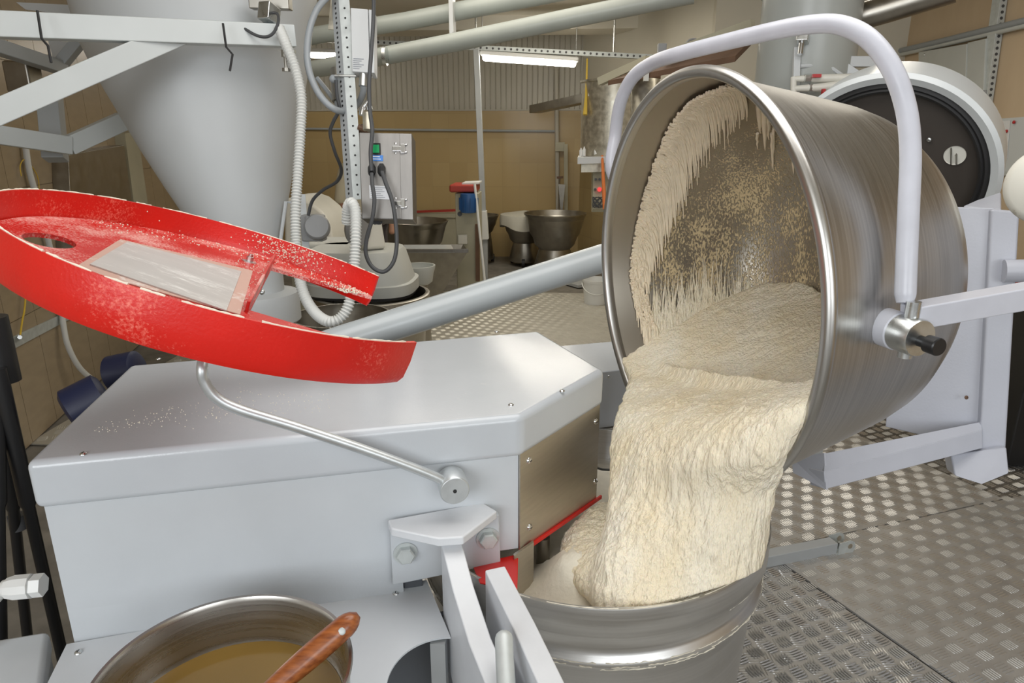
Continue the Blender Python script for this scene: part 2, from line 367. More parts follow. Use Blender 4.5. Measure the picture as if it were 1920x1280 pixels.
struct(MB().box((-2.4, 8.75, ZC - 0.07), (6.8, 0.5, 0.16)).build('ceiling_beam', 'ceiling_paint', None, 0, 0.01))
# left wall with its tiles
LD = unit((-0.258, 0.966, 0)); LN = V((LD[1], -LD[0], 0)); L0 = V((-2.6, 2.0, 0))
wall_left = struct(MB().prism([L0 - LD * 2.6 - LN * 0.004, L0 + LD * 8.1 - LN * 0.004, L0 + LD * 8.1 - LN * 0.12, L0 - LD * 2.6 - LN * 0.12], (0, 0, 3.02)).build('wall_left', 'grout', None, 0))
zj = pplane(76, 815, L0, LN)[2]; t0 = (pplane(60, 830, L0, LN) - L0) @ LD
TW, TH = 0.33, 0.70
tile = None
for i in range(-5, 26):
    for zz in (zj - 2 * TH, zj - TH, zj, zj + TH, zj + 2 * TH, zj + 3 * TH):
        if zz < -0.35 or zz > 2.4: continue
        h0 = TH - 0.004
        ctr = L0 + LD * (t0 + (i + 0.5) * TW) + V((0, 0, zz + TH / 2))
        if tile is None:
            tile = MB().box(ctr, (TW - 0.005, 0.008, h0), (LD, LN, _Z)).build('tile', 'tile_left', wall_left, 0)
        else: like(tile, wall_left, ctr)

# ================================================================== DOUGH MIXER (left foreground)
TA, TB, TC, TD, TE = [pz(x, y, 1.13) for x, y in ((43, 868), (978, 779), (1134, 692), (1010, 619), (243, 683))]
mixer = thing('dough_mixer', 'large grey painted dough mixer with a raised red horseshoe bowl guard', 'mixer', (-0.55, 1.6, 0.0))
def inset(poly, d):
    n = len(poly); out = []; c = sum(poly) / n
    for i in range(n):
        a, b_, e = poly[i - 1], poly[i], poly[(i + 1) % n]
        d1, d2 = unit(b_ - a), unit(e - b_); n1 = V((-d1[1], d1[0], 0)); n2 = V((-d2[1], d2[0], 0))
        out.append(b_ + (n1 + n2) / (1 + n1 @ n2) * d)
    return out
top = [TA, TB, TC, TD, TE]
lid_cover = MB().prism([p - V((0, 0, 0.098)) for p in top], (0, 0, 0.098)).build('lid_cover', 'paint_grey', mixer, 35, 0.016, 4)
bod = inset(top, 0.012)
body = MB().prism([p * V((1, 1, 0)) + V((0, 0, 0.80)) for p in bod], (0, 0, 0.295)).build('housing', 'paint_grey_clean', mixer, 0)
fd = unit(TB - TA); fn = V((fd[1], -fd[0], 0))      # along the front, outwards
# lower part of the housing stands behind the shelf, back from the bowl
lowp = [bod[0], bod[0] + fd * 0.655, bod[0] + fd * 0.36 - fn * 0.50, bod[4]]
MB().prism([p * V((1, 1, 0)) + V((0, 0, 0.06)) for p in lowp], (0, 0, 0.74)).build('lower_housing', 'paint_grey_clean', mixer, 0)
MB().prism([p * V((1, 1, 0)) + V((0, 0, 0.0)) for p in inset(lowp, 0.05)], (0, 0, 0.07)).build('plinth', 'black_plastic', mixer, 35)
for x, y in ((156, 851), (958, 759), (1054, 733), (931, 622), (297, 673)):
    p = pz(x, y, 1.1302); o_ = screw(p, (0, 0, 1), 0.0065, lid_cover)
cd = unit(TC - TB); cn = V((cd[1], -cd[0], 0))
# stainless panel on the chamfer over the bowl
P0, P1 = bod[1] + cn * 0.002, bod[2] + cn * 0.002
npn = MB().prism([P0 * V((1, 1, 0)) + V((0, 0, 0.790)), P1 * V((1, 1, 0)) + V((0, 0, 0.762)), P1 * V((1, 1, 0)) + V((0, 0, 1.055)), P0 * V((1, 1, 0)) + V((0, 0, 1.055))], cn * 0.004).build('nose_panel', 'steel_panel', mixer, 0)
for x, y in ((992, 863), (1117, 790), (993, 988), (1116, 902)):
    screw(pplane(x, y, P0 + cn * 0.0042, cn), cn, 0.0085, npn)
fl = MB()
for _ in range(170):
    t = rng.uniform(0, 1) ; p = pz(185 + 300 * t + rng.normal(0, 8), 806 - 62 * t + rng.normal(0, 5 + 14 * t), 1.1302); fl.ball(p, rng.uniform(0.0005, 0.0014), 5)
for _ in range(60):
    p = pz(rng.uniform(500, 620), rng.uniform(735, 775), 1.1302); fl.ball(p, rng.uniform(0.0004, 0.0012), 5)
stuff(fl.build('flour_crumbs', 'flour', lid_cover))
# hinge hub and the bent rod of the guard
hub = pplane(847, 902, TA + fn * 0.012, fn)
MB().lathe([(0.031, -0.01), (0.031, 0.040), (0.029, 0.043)], hub - fn * 0.0, fn, 32, True, True).build('hinge_hub', 'zinc_rod', mixer, 35, 0.001)
MB().lathe([(0.004, 0.043), (0.004, 0.0445)], hub, fn, 12, True, True).build('centre_mark', 'black_rubber', mixer)
# guard -------------------------------------------------------------
GC = V((-0.5718, 1.228, 1.4732)); GN = unit((0.3237, 0.1157, 0.939)); GU = V((0.957, 0.303, 0)); GU = unit(GU - GN * (GU @ GN)); GV = np.cross(GN, GU)
def gp(a, b_, h=0): return GC + GU * a + GV * b_ + GN * h
def gl(x, y, h):
    p = pplane(x, y, GC + GN * h, GN); return V(((p - GC) @ GU, (p - GC) @ GV))
GR, HT = 0.40, -0.052
a0, a1 = math.atan2(0.295, 0.274), math.atan2(-0.267, 0.305) + 2 * math.pi
angs = np.linspace(a0, a1, 90)
g = MB(); prof = [(GR - 0.0, 0.0), (GR + 0.0, -0.035), (GR - 0.004, -0.064), (GR - 0.012, -0.076), (GR - 0.018, -0.074), (GR - 0.010, -0.062), (GR - 0.006, -0.035), (GR - 0.006, 0.0)]
g.loft([[gp(r * math.cos(a), r * math.sin(a), h) for r, h in prof] for a in angs], True, True)
guard = g.build('bowl_guard', 'red_paint', mixer, 40)
guard['label'] = 'red horseshoe bowl guard dusted with flour'
# the plate of the guard with its open notch and round hole
nf, nn_ = gl(503, 490, HT), gl(465, 585, HT)
xl = float(nn_[0]) + 0.002
npr = gl(620, 625, HT)
outer = [(0.388 * math.cos(a), 0.388 * math.sin(a)) for a in angs]
vf = 0.272; yn = float(nn_[1])
inner = [(0.292, -0.235), (float(npr[0]), float(npr[1]) - 0.02), (xl, yn), (xl, vf), (0.268, vf)]
ring = outer + inner
bm = bmesh.new(); lo = [bm.verts.new(gp(a, b_, HT - 0.004)) for a, b_ in ring]
hc = gl(92, 455, HT); hr = 0.046
hole = [(hc[0] + hr * 0.8 * math.cos(t), hc[1] + hr * 1.1 * math.sin(t)) for t in np.linspace(0, 2 * np.pi, 24, endpoint=False)]
ho = [bm.verts.new(gp(a, b_, HT - 0.004)) for a, b_ in hole]
ed = [bm.edges.new((lo[i], lo[(i + 1) % len(lo)])) for i in range(len(lo))] + [bm.edges.new((ho[i], ho[(i + 1) % 24])) for i in range(24)]
bmesh.ops.triangle_fill(bm, use_beauty=True, use_dissolve=False, edges=ed)
r_ = bmesh.ops.extrude_face_region(bm, geom=bm.faces[:]); bmesh.ops.translate(bm, vec=Vector(GN * 0.008), verts=[q for q in r_['geom'] if isinstance(q, bmesh.types.BMVert)])
gv = [tuple(q.co) for q in bm.verts]; bm.verts.index_update(); gf = [tuple(q.index for q in fc.verts) for fc in bm.faces]; bm.free()
mkobj('guard_plate', gv, gf, 'red_dusty', guard, 30)
MB().bar(gp(xl - 0.004, yn - 0.02, HT + 0.012), gp(xl - 0.004, vf + 0.08, HT + 0.012), 0.006, 0.024, GN).build('cross_lip', 'red_dusty', guard, 0, 0.002)
W4 = [gl(*q, HT + 0.006) for q in ((168, 497), (238, 455), (452, 510), (424, 584))]
wf = [gl(*q, HT + 0.005) for q in ((138, 503), (226, 449), (474, 508), (450, 590))]
MB().prism([gp(a, b_, HT + 0.0045) for a, b_ in wf], GN * 0.0015).build('window_frame', 'window_edge', guard, 0)
MB().prism([gp(a, b_, HT + 0.0062) for a, b_ in W4], GN * 0.002).build('window_pane', 'acrylic_dusty', guard, 0)
bl = gl(466, 494, HT); bp = gp(bl[0], min(bl[1], 0.33), HT + 0.004)
MB().lathe([(0.016, 0), (0.016, 0.002), (0.008, 0.003), (0.008, 0.012), (0.005, 0.013), (0.005, 0.018)], bp, GN, 16, True, True).build('bolt', 'zinc', guard)
# flour lying on the guard
fl = MB()
for _ in range(260):
    a = rng.uniform(0.86, 2.6); r = rng.uniform(0.30, 0.388); q = rng.uniform(0.0006, 0.0022)
    h = HT + 0.004 if r < 0.385 else rng.uniform(HT, -0.004)
    if r >= 0.385: r = 0.3935
    fl.ball(gp(r * math.cos(a), r * math.sin(a), h), q, 5)
for _ in range(420):
    a = rng.normal(1.42, 0.13); h = rng.uniform(HT, -0.003); q = rng.uniform(0.0005, 0.0020)
    if a > 0.86: fl.ball(gp(0.3935 * math.cos(a), 0.3935 * math.sin(a), h), q, 5)
for _ in range(160):
    a = abs(rng.normal(0, 0.10)) + 0.835; r = rng.uniform(0.30, 0.388); fl.ball(gp(r * math.cos(a), r * math.sin(a), HT + 0.0045), rng.uniform(0.0006, 0.0022), 5)
for _ in range(300):
    fl.ball(gp(rng.uniform(xl - 0.07, xl - 0.006), rng.uniform(yn - 0.02, vf + 0.04), HT + 0.0045), rng.uniform(0.0004, 0.0014), 5)
aa = a0
while aa < a1:
    ln = rng.uniform(0.05, 0.5); qs = np.arange(aa, min(aa + ln, a1), 0.02)
    if len(qs) > 2: fl.tube([gp((GR - 0.003) * math.cos(q), (GR - 0.003) * math.sin(q), 0.0004) for q in qs], [rng.uniform(0.0008, 0.0024) for _ in qs], 5)
    aa += ln + rng.uniform(0.0, 0.06)
stuff(fl.build('flour_crumbs', 'flour', guard))
# bent rod
rod = [hub + fn * 0.025 - GU * 0.01, pplane(815, 893, hub + fn * 0.025, fn), pplane(700, 849, hub + fn * 0.025, fn), pplane(560, 802, hub + fn * 0.025, fn), pplane(450, 768, hub + fn * 0.025, fn), pplane(405, 745, hub + fn * 0.025, fn), pplane(383, 715, hub + fn * 0.025, fn), pplane(379, 690, hub + fn * 0.023, fn), pplane(383, 668, hub + fn * 0.0, fn)]
MB().tube(smooth_path(rod, 6), 0.0100, 16).build('guard_rod', 'zinc_rod', mixer)
# bracket on the front with its two bolts and the arm coming towards us
fp = TA + fn * 0.0
def ff(x, y, o=0.0): return pplane(x, y, bod[0] + fn * o, fn)
MB().prism([ff(730, 985), ff(932, 955), ff(935, 1046), ff(735, 1086)], fn * 0.022).build('mounting_plate', 'paint_grey_clean', mixer, 0, 0.003)
for x, y in ((760, 1036), (914, 1008)): hexbolt(ff(x, y, 0.022), fn, 0.0198, mixer)
tz = ff(725, 985, 0.02)[2] + 0.012
tp = [pz(727, 974, tz), pz(905, 941, tz), pz(932, 957, tz), pz(868, 1006, tz), pz(822, 1009, tz), pz(733, 990, tz)]
MB().prism(tp, (0, 0, -0.020)).build('bracket_plate', 'paint_arm', mixer, 30, 0.004, 3)
A1 = pz(852, 1012, tz - 0.012); A2 = pz(918, 1200, 0.80); A3 = pz(985, 1330, 0.80)
def slab(pts, w, drop, name, m, side):
    rings = []
    for i, p in enumerate(pts):
        t = unit(pts[min(i + 1, len(pts) - 1)] - pts[max(i - 1, 0)]); sd = unit(np.cross(t, (0, 0, 1)))
        rings.append([p + sd * w / 2, p - sd * w / 2, p - sd * w / 2 - V((0, 0, drop)), p + sd * w / 2 - V((0, 0, drop))])
    return MB().loft(rings).build(name, m, mixer, 30, 0.003, 2)
slab([pz(845, 1010, 0.90), pz(868, 1100, 0.862), pz(900, 1200, 0.828), pz(955, 1330, 0.80)], 0.042, 0.26, 'bracket_arm', 'paint_arm', fn)
slab([pz(928, 1064, 0.872), pz(983, 1172, 0.862), pz(1048, 1310, 0.85)], 0.042, 0.17, 'guard_bar', 'paint_arm', fn)
# galvanised loop handle
hp = [pz(953, 1400, 0.80), pz(950, 1300, 0.835), pz(946, 1230, 0.86), pz(945, 1196, 0.872)]
ph_s = smooth_path(hp, 6); dl = unit(ph_s[-1] - ph_s[-2])
ph_s += [ph_s[-1] + dl * 0.006, ph_s[-1] + dl * 0.010, ph_s[-1] + dl * 0.012]
MB().tube(ph_s, [0.0155] * (len(ph_s) - 3) + [0.0135, 0.0095, 0.004], 20).build('loop_handle', 'zinc_matt', mixer, 60)
# red lower guard under the nose, its painted edge, inner wall and breaker bar
def cfp(x, y, o=0.0): return pplane(x, y, P0 + cn * o, cn)
R1, R2 = cfp(978, 1034, 0.007), cfp(1127, 931, 0.007)
MB().bar(R1, R2, 0.006, 0.010, (0, 0, 1)).build('red_edge', 'red_plain', mixer, 0, 0.001)
MB().prism([ff(885, 1057, 0.002), ff(972, 1038, 0.002), pz(970, 1105, 0.803), pz(900, 1092, 0.803)], (0, 0, -0.004)).build('red_skirt', 'red_plain', mixer, 0, 0.002)
MB().prism([pz(964, 1042, 0.80) , pz(1001, 1016, 0.80), pz(1001, 1016, 0.80) - fn * 0.008, pz(964, 1042, 0.80) - fn * 0.008], (0, 0, -0.25)).build('inner_wall', 'steel_panel', mixer, 0)
bb = cfp(1018, 1006, -0.022)
MB().cyl(bb, bb - V((0, 0, 0.32)), 0.017, 20).build('breaker_bar', 'steel_dark', mixer)
# cable gland at the left end
gx = ff(82, 1096, -0.03)
ga = unit((-0.95, -0.22, 0.0))
gland = MB().lathe([(0.023, 0.0), (0.023, 0.020), (0.020, 0.020), (0.020, 0.024)], gx, ga, 6, True, True).lathe([(0.0245, 0.022), (0.0245, 0.05), (0.020, 0.066), (0.015, 0.07)], gx, ga, 10, True, True).build('cable_gland', 'plastic_white', mixer, 25, 0.001)
gpth = [gx + ga * (0.066 + 0.002 * i) + V((0, 0, -0.00008 * i * i)) for i in range(60)]
MB().tube(gpth, [0.0155 + 0.0022 * math.sin(i * 1.05) for i in range(60)], 14).build('conduit_hose', 'hose_white', mixer, 60)
# grey box and cable behind the nose
bx = [pd(1062, 650, 2.32), pd(1160, 638, 2.32), pd(1160, 690, 2.05), pd(1125, 694, 2.05)]
zt = 0.965
bxp = [pz(1050, 648, zt), pz(1190, 636, zt), pz(1190, 690, zt), pz(1100, 700, zt)]
bxo = MB().prism(bxp, (0, 0, -0.2)).build('drive_cover', 'paint_grey', mixer, 30, 0.004)
screw(pz(1141, 706, zt - 0.02), (0, -1, 0), 0.006, bxo)
MB().prism([p - V((0, 0, 0.2)) for p in inset(bxp, 0.01)], (0, 0, -0.76)).build('drive_column', 'steel_dark', mixer, 30, 0.004)
# shelf bolted to the front of the mixer
ZS = 0.73
arc_c = pz(848, 1300, ZS); s1, s2, s3 = pz(125, 1207, ZS), pz(800, 1087, ZS), pz(845, 1194, ZS)
arc = []
e0, e1 = s3, pz(724, 1290, ZS)
for t in np.linspace(0, 1, 16):
    x = 845 - 121 * math.sin(t * math.pi / 2); y = 1194 + 100 * (1 - math.cos(t * math.pi / 2)); arc.append(pz(x, y, ZS))
near = pz(724, 1290, ZS)
shp = [s1, s2] + arc + [near + V((0.0, -0.25, 0)), s1 + V((0.14, -0.42, 0)), pz(84, 1290, ZS)]
shelf = MB().prism([p - V((0, 0, 0.004)) for p in shp], (0, 0, 0.004)).build('shelf_plate', 'paint_shelf', mixer, 25)
for x, y in ((742, 1112), (147, 1223)): screw(pz(x, y, ZS), (0, 0, 1), 0.0075, shelf, 'screw', 'zinc')
cc = near + V((0.11, -0.02, 0))
bq = [bod[0] + fd * 0.657 - fn * 0.01, bod[0] + fd * 0.70 - fn * 0.01, bod[0] + fd * 0.68 - fn * 0.05, bod[0] + fd * 0.645 - fn * 0.05]
MB().prism([p * V((1, 1, 0)) + V((0, 0, 0.0)) for p in bq], (0, 0, 0.794)).build('gap_shade_block', 'slate_shade', mixer, 30, 0.004)  # dark block added to stand for the shade in the gap beside the housing
MB().bar(V((-0.22, 1.14, 0.30)), V((-0.22, 1.14, 0.72)), 0.03, 0.03).build('shelf_post', 'paint_frame_far', mixer, 0)
MB().box((-0.36, 1.19, 0.36), (0.34, 0.012, 0.70), (fd, fn, _Z)).build('shelf_back_panel', 'slate_shade', mixer, 0)  # panel coloured dark to carry the shade under the shelf

# ================================================================== LOWER MIXING BOWL
LB = V((0.107, 1.593, 0)); LR = 0.442; ZR = 0.7975
mb = thing('mixing_bowl', 'round stainless mixing bowl receiving the falling dough on the plate floor', 'bowl', (LB[0], LB[1], 0.0))
pr = [(0.0001, 0.17), (0.26, 0.17), (0.35, 0.21), (0.40, 0.30), (0.412, 0.50), (0.419, 0.632), (0.424, 0.640), (0.434, 0.644), (0.437, 0.652), (0.434, 0.662), (0.426, 0.670), (0.423, 0.684), (0.424, 0.715), (0.429, 0.726), (0.4395, 0.7285), (LR, 0.732), (LR, 0.795), (LR - 0.001, ZR),
      (LR - 0.009, ZR), (LR - 0.010, 0.795), (0.430, 0.735), (0.415, 0.71), (0.408, 0.62), (0.400, 0.50), (0.388, 0.31), (0.34, 0.225), (0.25, 0.184), (0.0001, 0.184)]
MB().lathe(pr, LB, (0, 0, 1), 120).build('bowl_shell', 'steel_lower', mb, 40)
MB().lathe([(0.0001, 0.0), (0.24, 0.0), (0.24, 0.05), (0.15, 0.08), (0.15, 0.172), (0.0001, 0.172)], LB, (0, 0, 1), 40).build('pedestal', 'paint_frame_far', mb, 40)

fr_ = MB()
for zz, rr_, pr_ in ((0.645, 0.435, 0.8), (0.653, 0.437, 0.9), (0.661, 0.435, 0.6), (0.729, 0.4395, 0.25), (ZR, LR - 0.004, 0.9)):
    a = -2.9
    while a < 0.3:
        ln = rng.uniform(0.05, 0.35); aa = np.arange(a, a + ln, 0.015)
        if rng.uniform() < pr_:
            fr_.tube([LB + V((rr_ * math.cos(q), rr_ * math.sin(q), zz + rng.uniform(-0.0015, 0.0015) * (zz < 0.7))) for q in aa], [max(0.0003, rng.uniform(0.0004, 0.0015)) for _ in aa], 5)
        a += ln + rng.uniform(0.01, 0.08)
stuff(fr_.build('flour_residue', 'flour', mb, 60))

# ================================================================== TILTED BOWL
UK = 1.2
BC = CP + UK * (V((0.258, 1.316, 1.4182)) - CP); BN = V((-0.94037, -0.33698, -0.04628)); BA = V((-0.33734, 0.94138, 0)); BD = np.cross(BN, BA); AX = -BN
def bowlpt(s_, r, t): return BC + AX * s_ + r * (math.cos(t) * BA + math.sin(t) * BD)
tb = thing('mixing_bowl', 'big stainless mixing bowl tipped on its side pouring out dough', 'bowl', tuple(BC - V((0, 0, 0.4))))
PROF = [(0.0, 0.387), (0.10, 0.366), (0.20, 0.345), (0.28, 0.327), (0.32, 0.314), (0.355, 0.292), (0.385, 0.258), (0.41, 0.21), (0.425, 0.15), (0.432, 0.08), (0.434, 0.001)]
PROF = [(a * UK, b_ * UK) for a, b_ in PROF]
def rin(s_): return float(np.interp(s_, [p[0] for p in PROF], [p[1] for p in PROF])) - 0.005
op = [(r, s_) for s_, r in PROF][::-1]; ip = [(max(r - 0.005, 0.0005), s_ - (0.005 if s_ > 0.46 else 0.0)) for s_, r in PROF]
# local frame: X = far side, Y = up, Z = into the bowl, so that the smears on its wall follow the bowl
def local_lathe(prof, seg):
    vs = []; fs = []; n = seg
    for r, z_ in prof:
        for a in np.linspace(0, 2 * np.pi, seg, endpoint=False): vs.append((r * math.cos(a), r * math.sin(a), z_))
    for k in range(len(prof) - 1):
        for i in range(n): j = (i + 1) % n; fs.append((k * n + i, k * n + j, (k + 1) * n + j, (k + 1) * n + i))
    return vs, fs
bm_ax = Matrix(((BA[0], -BD[0], AX[0]), (BA[1], -BD[1], AX[1]), (BA[2], -BD[2], AX[2])))
def local_obj(name, prof, m, seg=128, sharp=40):
    vs, fs = local_lathe(prof, seg); me = bpy.data.meshes.new(name); me.from_pydata(vs, [], fs)
    bm = bmesh.new(); bm.from_mesh(me); bmesh.ops.recalc_face_normals(bm, faces=bm.faces); bm.to_mesh(me); bm.free()
    me.materials.append(M[m]); me.polygons.foreach_set('use_smooth', [True] * len(me.polygons)); me.set_sharp_from_angle(angle=math.radians(sharp))
    o = bpy.data.objects.new(name, me); col.objects.link(o); o.parent = tb
    o.location = BC - WLOC[tb.name]; o.rotation_euler = bm_ax.to_euler(); WLOC[o.name] = BC
    return o
# inner skin carries dried dough film
ms = mat('steel_smeared', (0.36, 0.33, 0.29), 0.40, 1.0); nt = ms.node_tree; N_ = nt.nodes; L_ = nt.links; bs = N_['Principled BSDF']
tc = N_.new('ShaderNodeTexCoord'); mp = N_.new('ShaderNodeMapping'); mp.inputs['Scale'].default_value = (1.0, 0.32, 0.7); L_.new(tc.outputs['Object'], mp.inputs[0])
sp = N_.new('ShaderNodeSeparateXYZ'); L_.new(tc.outputs['Object'], sp.inputs[0])
n1 = N_.new('ShaderNodeTexNoise'); n1.inputs['Scale'].default_value = 290; n1.inputs['Detail'].default_value = 5; n1.inputs['Roughness'].default_value = 0.65; L_.new(mp.outputs[0], n1.inputs['Vector'])
n2 = N_.new('ShaderNodeTexNoise'); n2.inputs['Scale'].default_value = 11; n2.inputs['Detail'].default_value = 3; L_.new(mp.outputs[0], n2.inputs['Vector'])
def mth(op_, a, b_=None):
    n = N_.new('ShaderNodeMath'); n.operation = op_
    for i, q in enumerate((a, b_)):
        if q is None: continue
        if isinstance(q, (int, float)): n.inputs[i].default_value = q
        else: L_.new(q, n.inputs[i])
    return n.outputs[0]
v_ = mth('ADD', n1.outputs['Fac'], mth('MULTIPLY', mth('SUBTRACT', n2.outputs['Fac'], 0.5), 0.7))
v_ = mth('ADD', v_, mth('MINIMUM', mth('MULTIPLY', sp.outputs['X'], 0.75), 0.03))
v_ = mth('SUBTRACT', v_, mth('MULTIPLY', sp.outputs['Y'], 0.16))
v_ = mth('ADD', v_, mth('MINIMUM', mth('MULTIPLY', mth('SUBTRACT', sp.outputs['Z'], 0.13), 6.0), 0.0))
mr = N_.new('ShaderNodeMapRange'); mr.inputs['From Min'].default_value = 0.535; mr.inputs['From Max'].default_value = 0.61; L_.new(v_, mr.inputs['Value'])
mx = N_.new('ShaderNodeMix'); mx.data_type = 'RGBA'; mx.inputs['A'].default_value = (0.40, 0.365, 0.31, 1); mx.inputs['B'].default_value = (0.66, 0.53, 0.32, 1)
L_.new(mr.outputs[0], mx.inputs['Factor']); L_.new(mx.outputs['Result'], bs.inputs['Base Color'])
L_.new(mth('SUBTRACT', 1.0, mr.outputs[0]), bs.inputs['Metallic'])
bpn = N_.new('ShaderNodeBump'); bpn.inputs['Strength'].default_value = 0.6; bpn.inputs['Distance'].default_value = 0.004; L_.new(mr.outputs[0], bpn.inputs['Height']); L_.new(bpn.outputs[0], bs.inputs['Normal'])

local_obj('bowl_shell', op, 'steel', 144)
local_obj('bowl_lining', ip, 'steel_smeared', 144)
rimp = [(0.386 * UK, 0.012)] + [(0.388 * UK + 0.013 * math.cos(t), 0.013 * math.sin(t)) for t in np.linspace(math.pi * 0.5, -math.pi, 14)] + [(0.377 * UK, 0.014)]
local_obj('rolled_rim', rimp, 'steel', 144, 60)
# bail handle with its pivot
pv = BC + AX * 0.125 * UK - BA * 0.358 * UK; bn = -BA
MB().lathe([(0.0345, -0.02), (0.0345, 0.034), (0.032, 0.037)], pv, bn, 36, True, True).build('pivot_boss', 'paint_bail', tb, 35, 0.001)
MB().lathe([(0.0325, 0.034), (0.0325, 0.077), (0.031, 0.080)], pv, bn, 36, True, True).build('pivot_collar', 'zinc', tb, 35)
kn = pv + bn * 0.078 + V((0, 0, -0.004))
MB().lathe([(0.0097, 0.0), (0.0097, 0.016), (0.015, 0.018), (0.0155, 0.039), (0.014, 0.041)], kn, bn, 24, True, True).build('locking_knob', 'black_plastic', tb, 35)
hb = pv + bn * 0.055
pins = MB().cyl(hb - V((0, 0, 0.041)), hb + V((0, 0, 0.059)), 0.012, 20).build('pivot_pin', 'zinc', tb)
_, _ = 0, 0
def prj(P): q = V(P) - CP; d = q @ FV; return 960 + FPX * (q @ RV) / d, 640 - FPX * (q @ UV) / d, d
d0 = prj(hb)[2]
far = BC + (AX * 0.125 + BA * 0.42) * UK
bail = [pd(1697, 556, d0), pd(1700, 480, d0), pd(1704, 380, d0 + 0.005), pd(1707, 280, d0 + 0.01), pd(1698, 200, d0 + 0.015), pd(1672, 128, d0 + 0.02), pd(1628, 72, d0 + 0.04), pd(1575, 47, d0 + 0.075), pd(1520, 46, d0 + 0.12), pd(1450, 58, d0 + 0.19), pd(1360, 79, d0 + 0.30), pd(1270, 102, d0 + 0.43), pd(1222, 119, d0 + 0.55), pd(1186, 146, d0 + 0.64), pd(1164, 190, d0 + 0.71), pd(1154, 250, d0 + 0.77), pd(1150, 330, d0 + 0.80), far + V((0, 0, 0.12)), far]
bp_ = smooth_path(bail, 8)
MB().tube([pd(1696, 568, d0)] + bp_, [0.013, 0.0165] + [0.0173] * (len(bp_) - 1), 20).build('bail_handle', 'paint_bail', tb)
MB().lathe([(0.0345, 0.004), (0.0345, 0.08)], BC + (AX * 0.125 + BA * 0.362) * UK, BA, 30, True, True).build('pivot_boss', 'paint_bail', tb, 35)

# ================================================================== DOUGH
dm = MB()
# pool lying in the tipped bowl: circle segments, rising towards the bottom of the bowl
rings = []
for s_ in np.linspace(-0.01, 0.415 * UK, 26):
    R_ = rin(max(s_, 0.0)) - 0.001; h = -0.285 + 0.205 * (max(s_, 0) / 0.48) ** 0.9       # level at the wall, above the axis
    sag = 0.075 - 0.05 * (max(s_, 0) / 0.5)
    h = min(max(h, -R_ * 0.93), R_ * 0.5); th = math.acos(min(0.98, max(-0.98, -h / R_)))  # half angle from straight down
    arc_ = [(R_ * math.sin(a), -R_ * math.cos(a)) for a in np.linspace(-th, th, 40)]
    ch = [(arc_[-1][0] + (arc_[0][0] - arc_[-1][0]) * t, max(h - sag * math.sin(math.pi * t), -R_ + 0.03)) for t in np.linspace(0, 1, 26)[1:-1]]
    rings.append([BC + AX * s_ + BA * a - BD * b_ for a, b_ in arc_ + ch])
dm.loft(rings)
# the fall over the lip down into the lower bowl
rows = [  # left px, distance, right px, distance, thickness (None: lies in the mouth plane, offset given)
    ((1205, 668), 0.08, (1555, 700), 0.08, 0.024),
    ((1190, 690), 0.035, (1540, 728), 0.035, 0.036),
    ((1178, 718), -0.005, (1526, 752), -0.005, 0.054),
    ((1170, 752), 1.74, (1510, 780), -0.018, 0.070),
    ((1163, 800), 1.63, (1492, 818), -0.026, 0.08),
    ((1156, 850), 1.55, (1474, 862), -0.034, 0.085),
    ((1148, 905), 1.48, (1464, 905), 1.258, 0.100),
    ((1140, 955), 1.43, (1457, 950), 1.272, 0.125),
    ((1126, 1000), 1.385, (1448, 1000), 1.295, 0.135),
    ((1110, 1045), 1.335, (1428, 1050), 1.30, 0.135),
    ((1102, 1085), 1.295, (1404, 1095), 1.29, 0.125),
    ((1105, 1120), 1.25, (1385, 1130), 1.26, 0.105),
    ((1115, 1165), 1.24, (1375, 1175), 1.25, 0.10),
]
def ps(x, y, s_): return pplane(x, y, BC + AX * s_, AX)
rings = []
for (lx, ly), yl, (rx, ry), yr, tk in rows:
    Lp, Rp = (ps(lx, ly, yl), ps(rx, ry, yr)) if yl < 0.5 else (py(lx, ly, yl), py(rx, ry, yr) if yr > 0.5 else ps(rx, ry, yr)); c = (Lp + Rp) / 2; hw = (Rp - Lp) / 2
    sagr = 0.060 * max(0.0, 1 - len(rings) / 4.0)
    tv = unit(np.cross(hw, (0, 0, 1))); tv = -tv if tv @ FV > 0 else tv
    ring = []
    for a in np.linspace(0, 2 * np.pi, 44, endpoint=False):
        ca, sa = math.cos(a), math.sin(a); ca = math.copysign(abs(ca) ** 0.75, ca); sa = math.copysign(abs(sa) ** 0.85, sa)
        ring.append(c + hw * ca + tv * tk * (sa * (1.0 if sa > 0 else 0.7)) - V((0, 0, sagr * (1 - ca * ca))))
    rings.append(ring)
dm.loft(rings)
# bulge where it folds at the foot
for (x, y, Y, r, sc) in ((1185, 1060, 1.300, 0.088, (1.0, 0.9, 0.9)), (1262, 1075, 1.285, 0.08, (1.2, 0.8, 0.9)), (1440, 868, 1.225, 0.026, (1, 1, 0.8)), (1425, 890, 1.215, 0.022, (1.2, 1, 0.8))):
    dm.ball(py(x, y, Y), r, 20, sc)
dm.ball((LB[0] + 0.17, LB[1] - 0.16, 0.735), 0.26, 28, (1, 1, 0.30))
tmp = mkobj('dough_tmp', dm.v, dm.f, 'dough', None, 0)
rm = tmp.modifiers.new('r', 'REMESH'); rm.mode = 'VOXEL'; rm.voxel_size = 0.0045
smm = tmp.modifiers.new('s', 'SMOOTH'); smm.factor = 0.5; smm.iterations = 120
bpy.context.view_layer.update(); dg = bpy.context.evaluated_depsgraph_get()
me = bpy.data.meshes.new_from_object(tmp.evaluated_get(dg)); c0 = V(tmp.location)
bpy.data.objects.remove(tmp)
nv = len(me.vertices); co = np.empty(nv * 3); me.vertices.foreach_get('co', co); co = co.reshape(-1, 3)
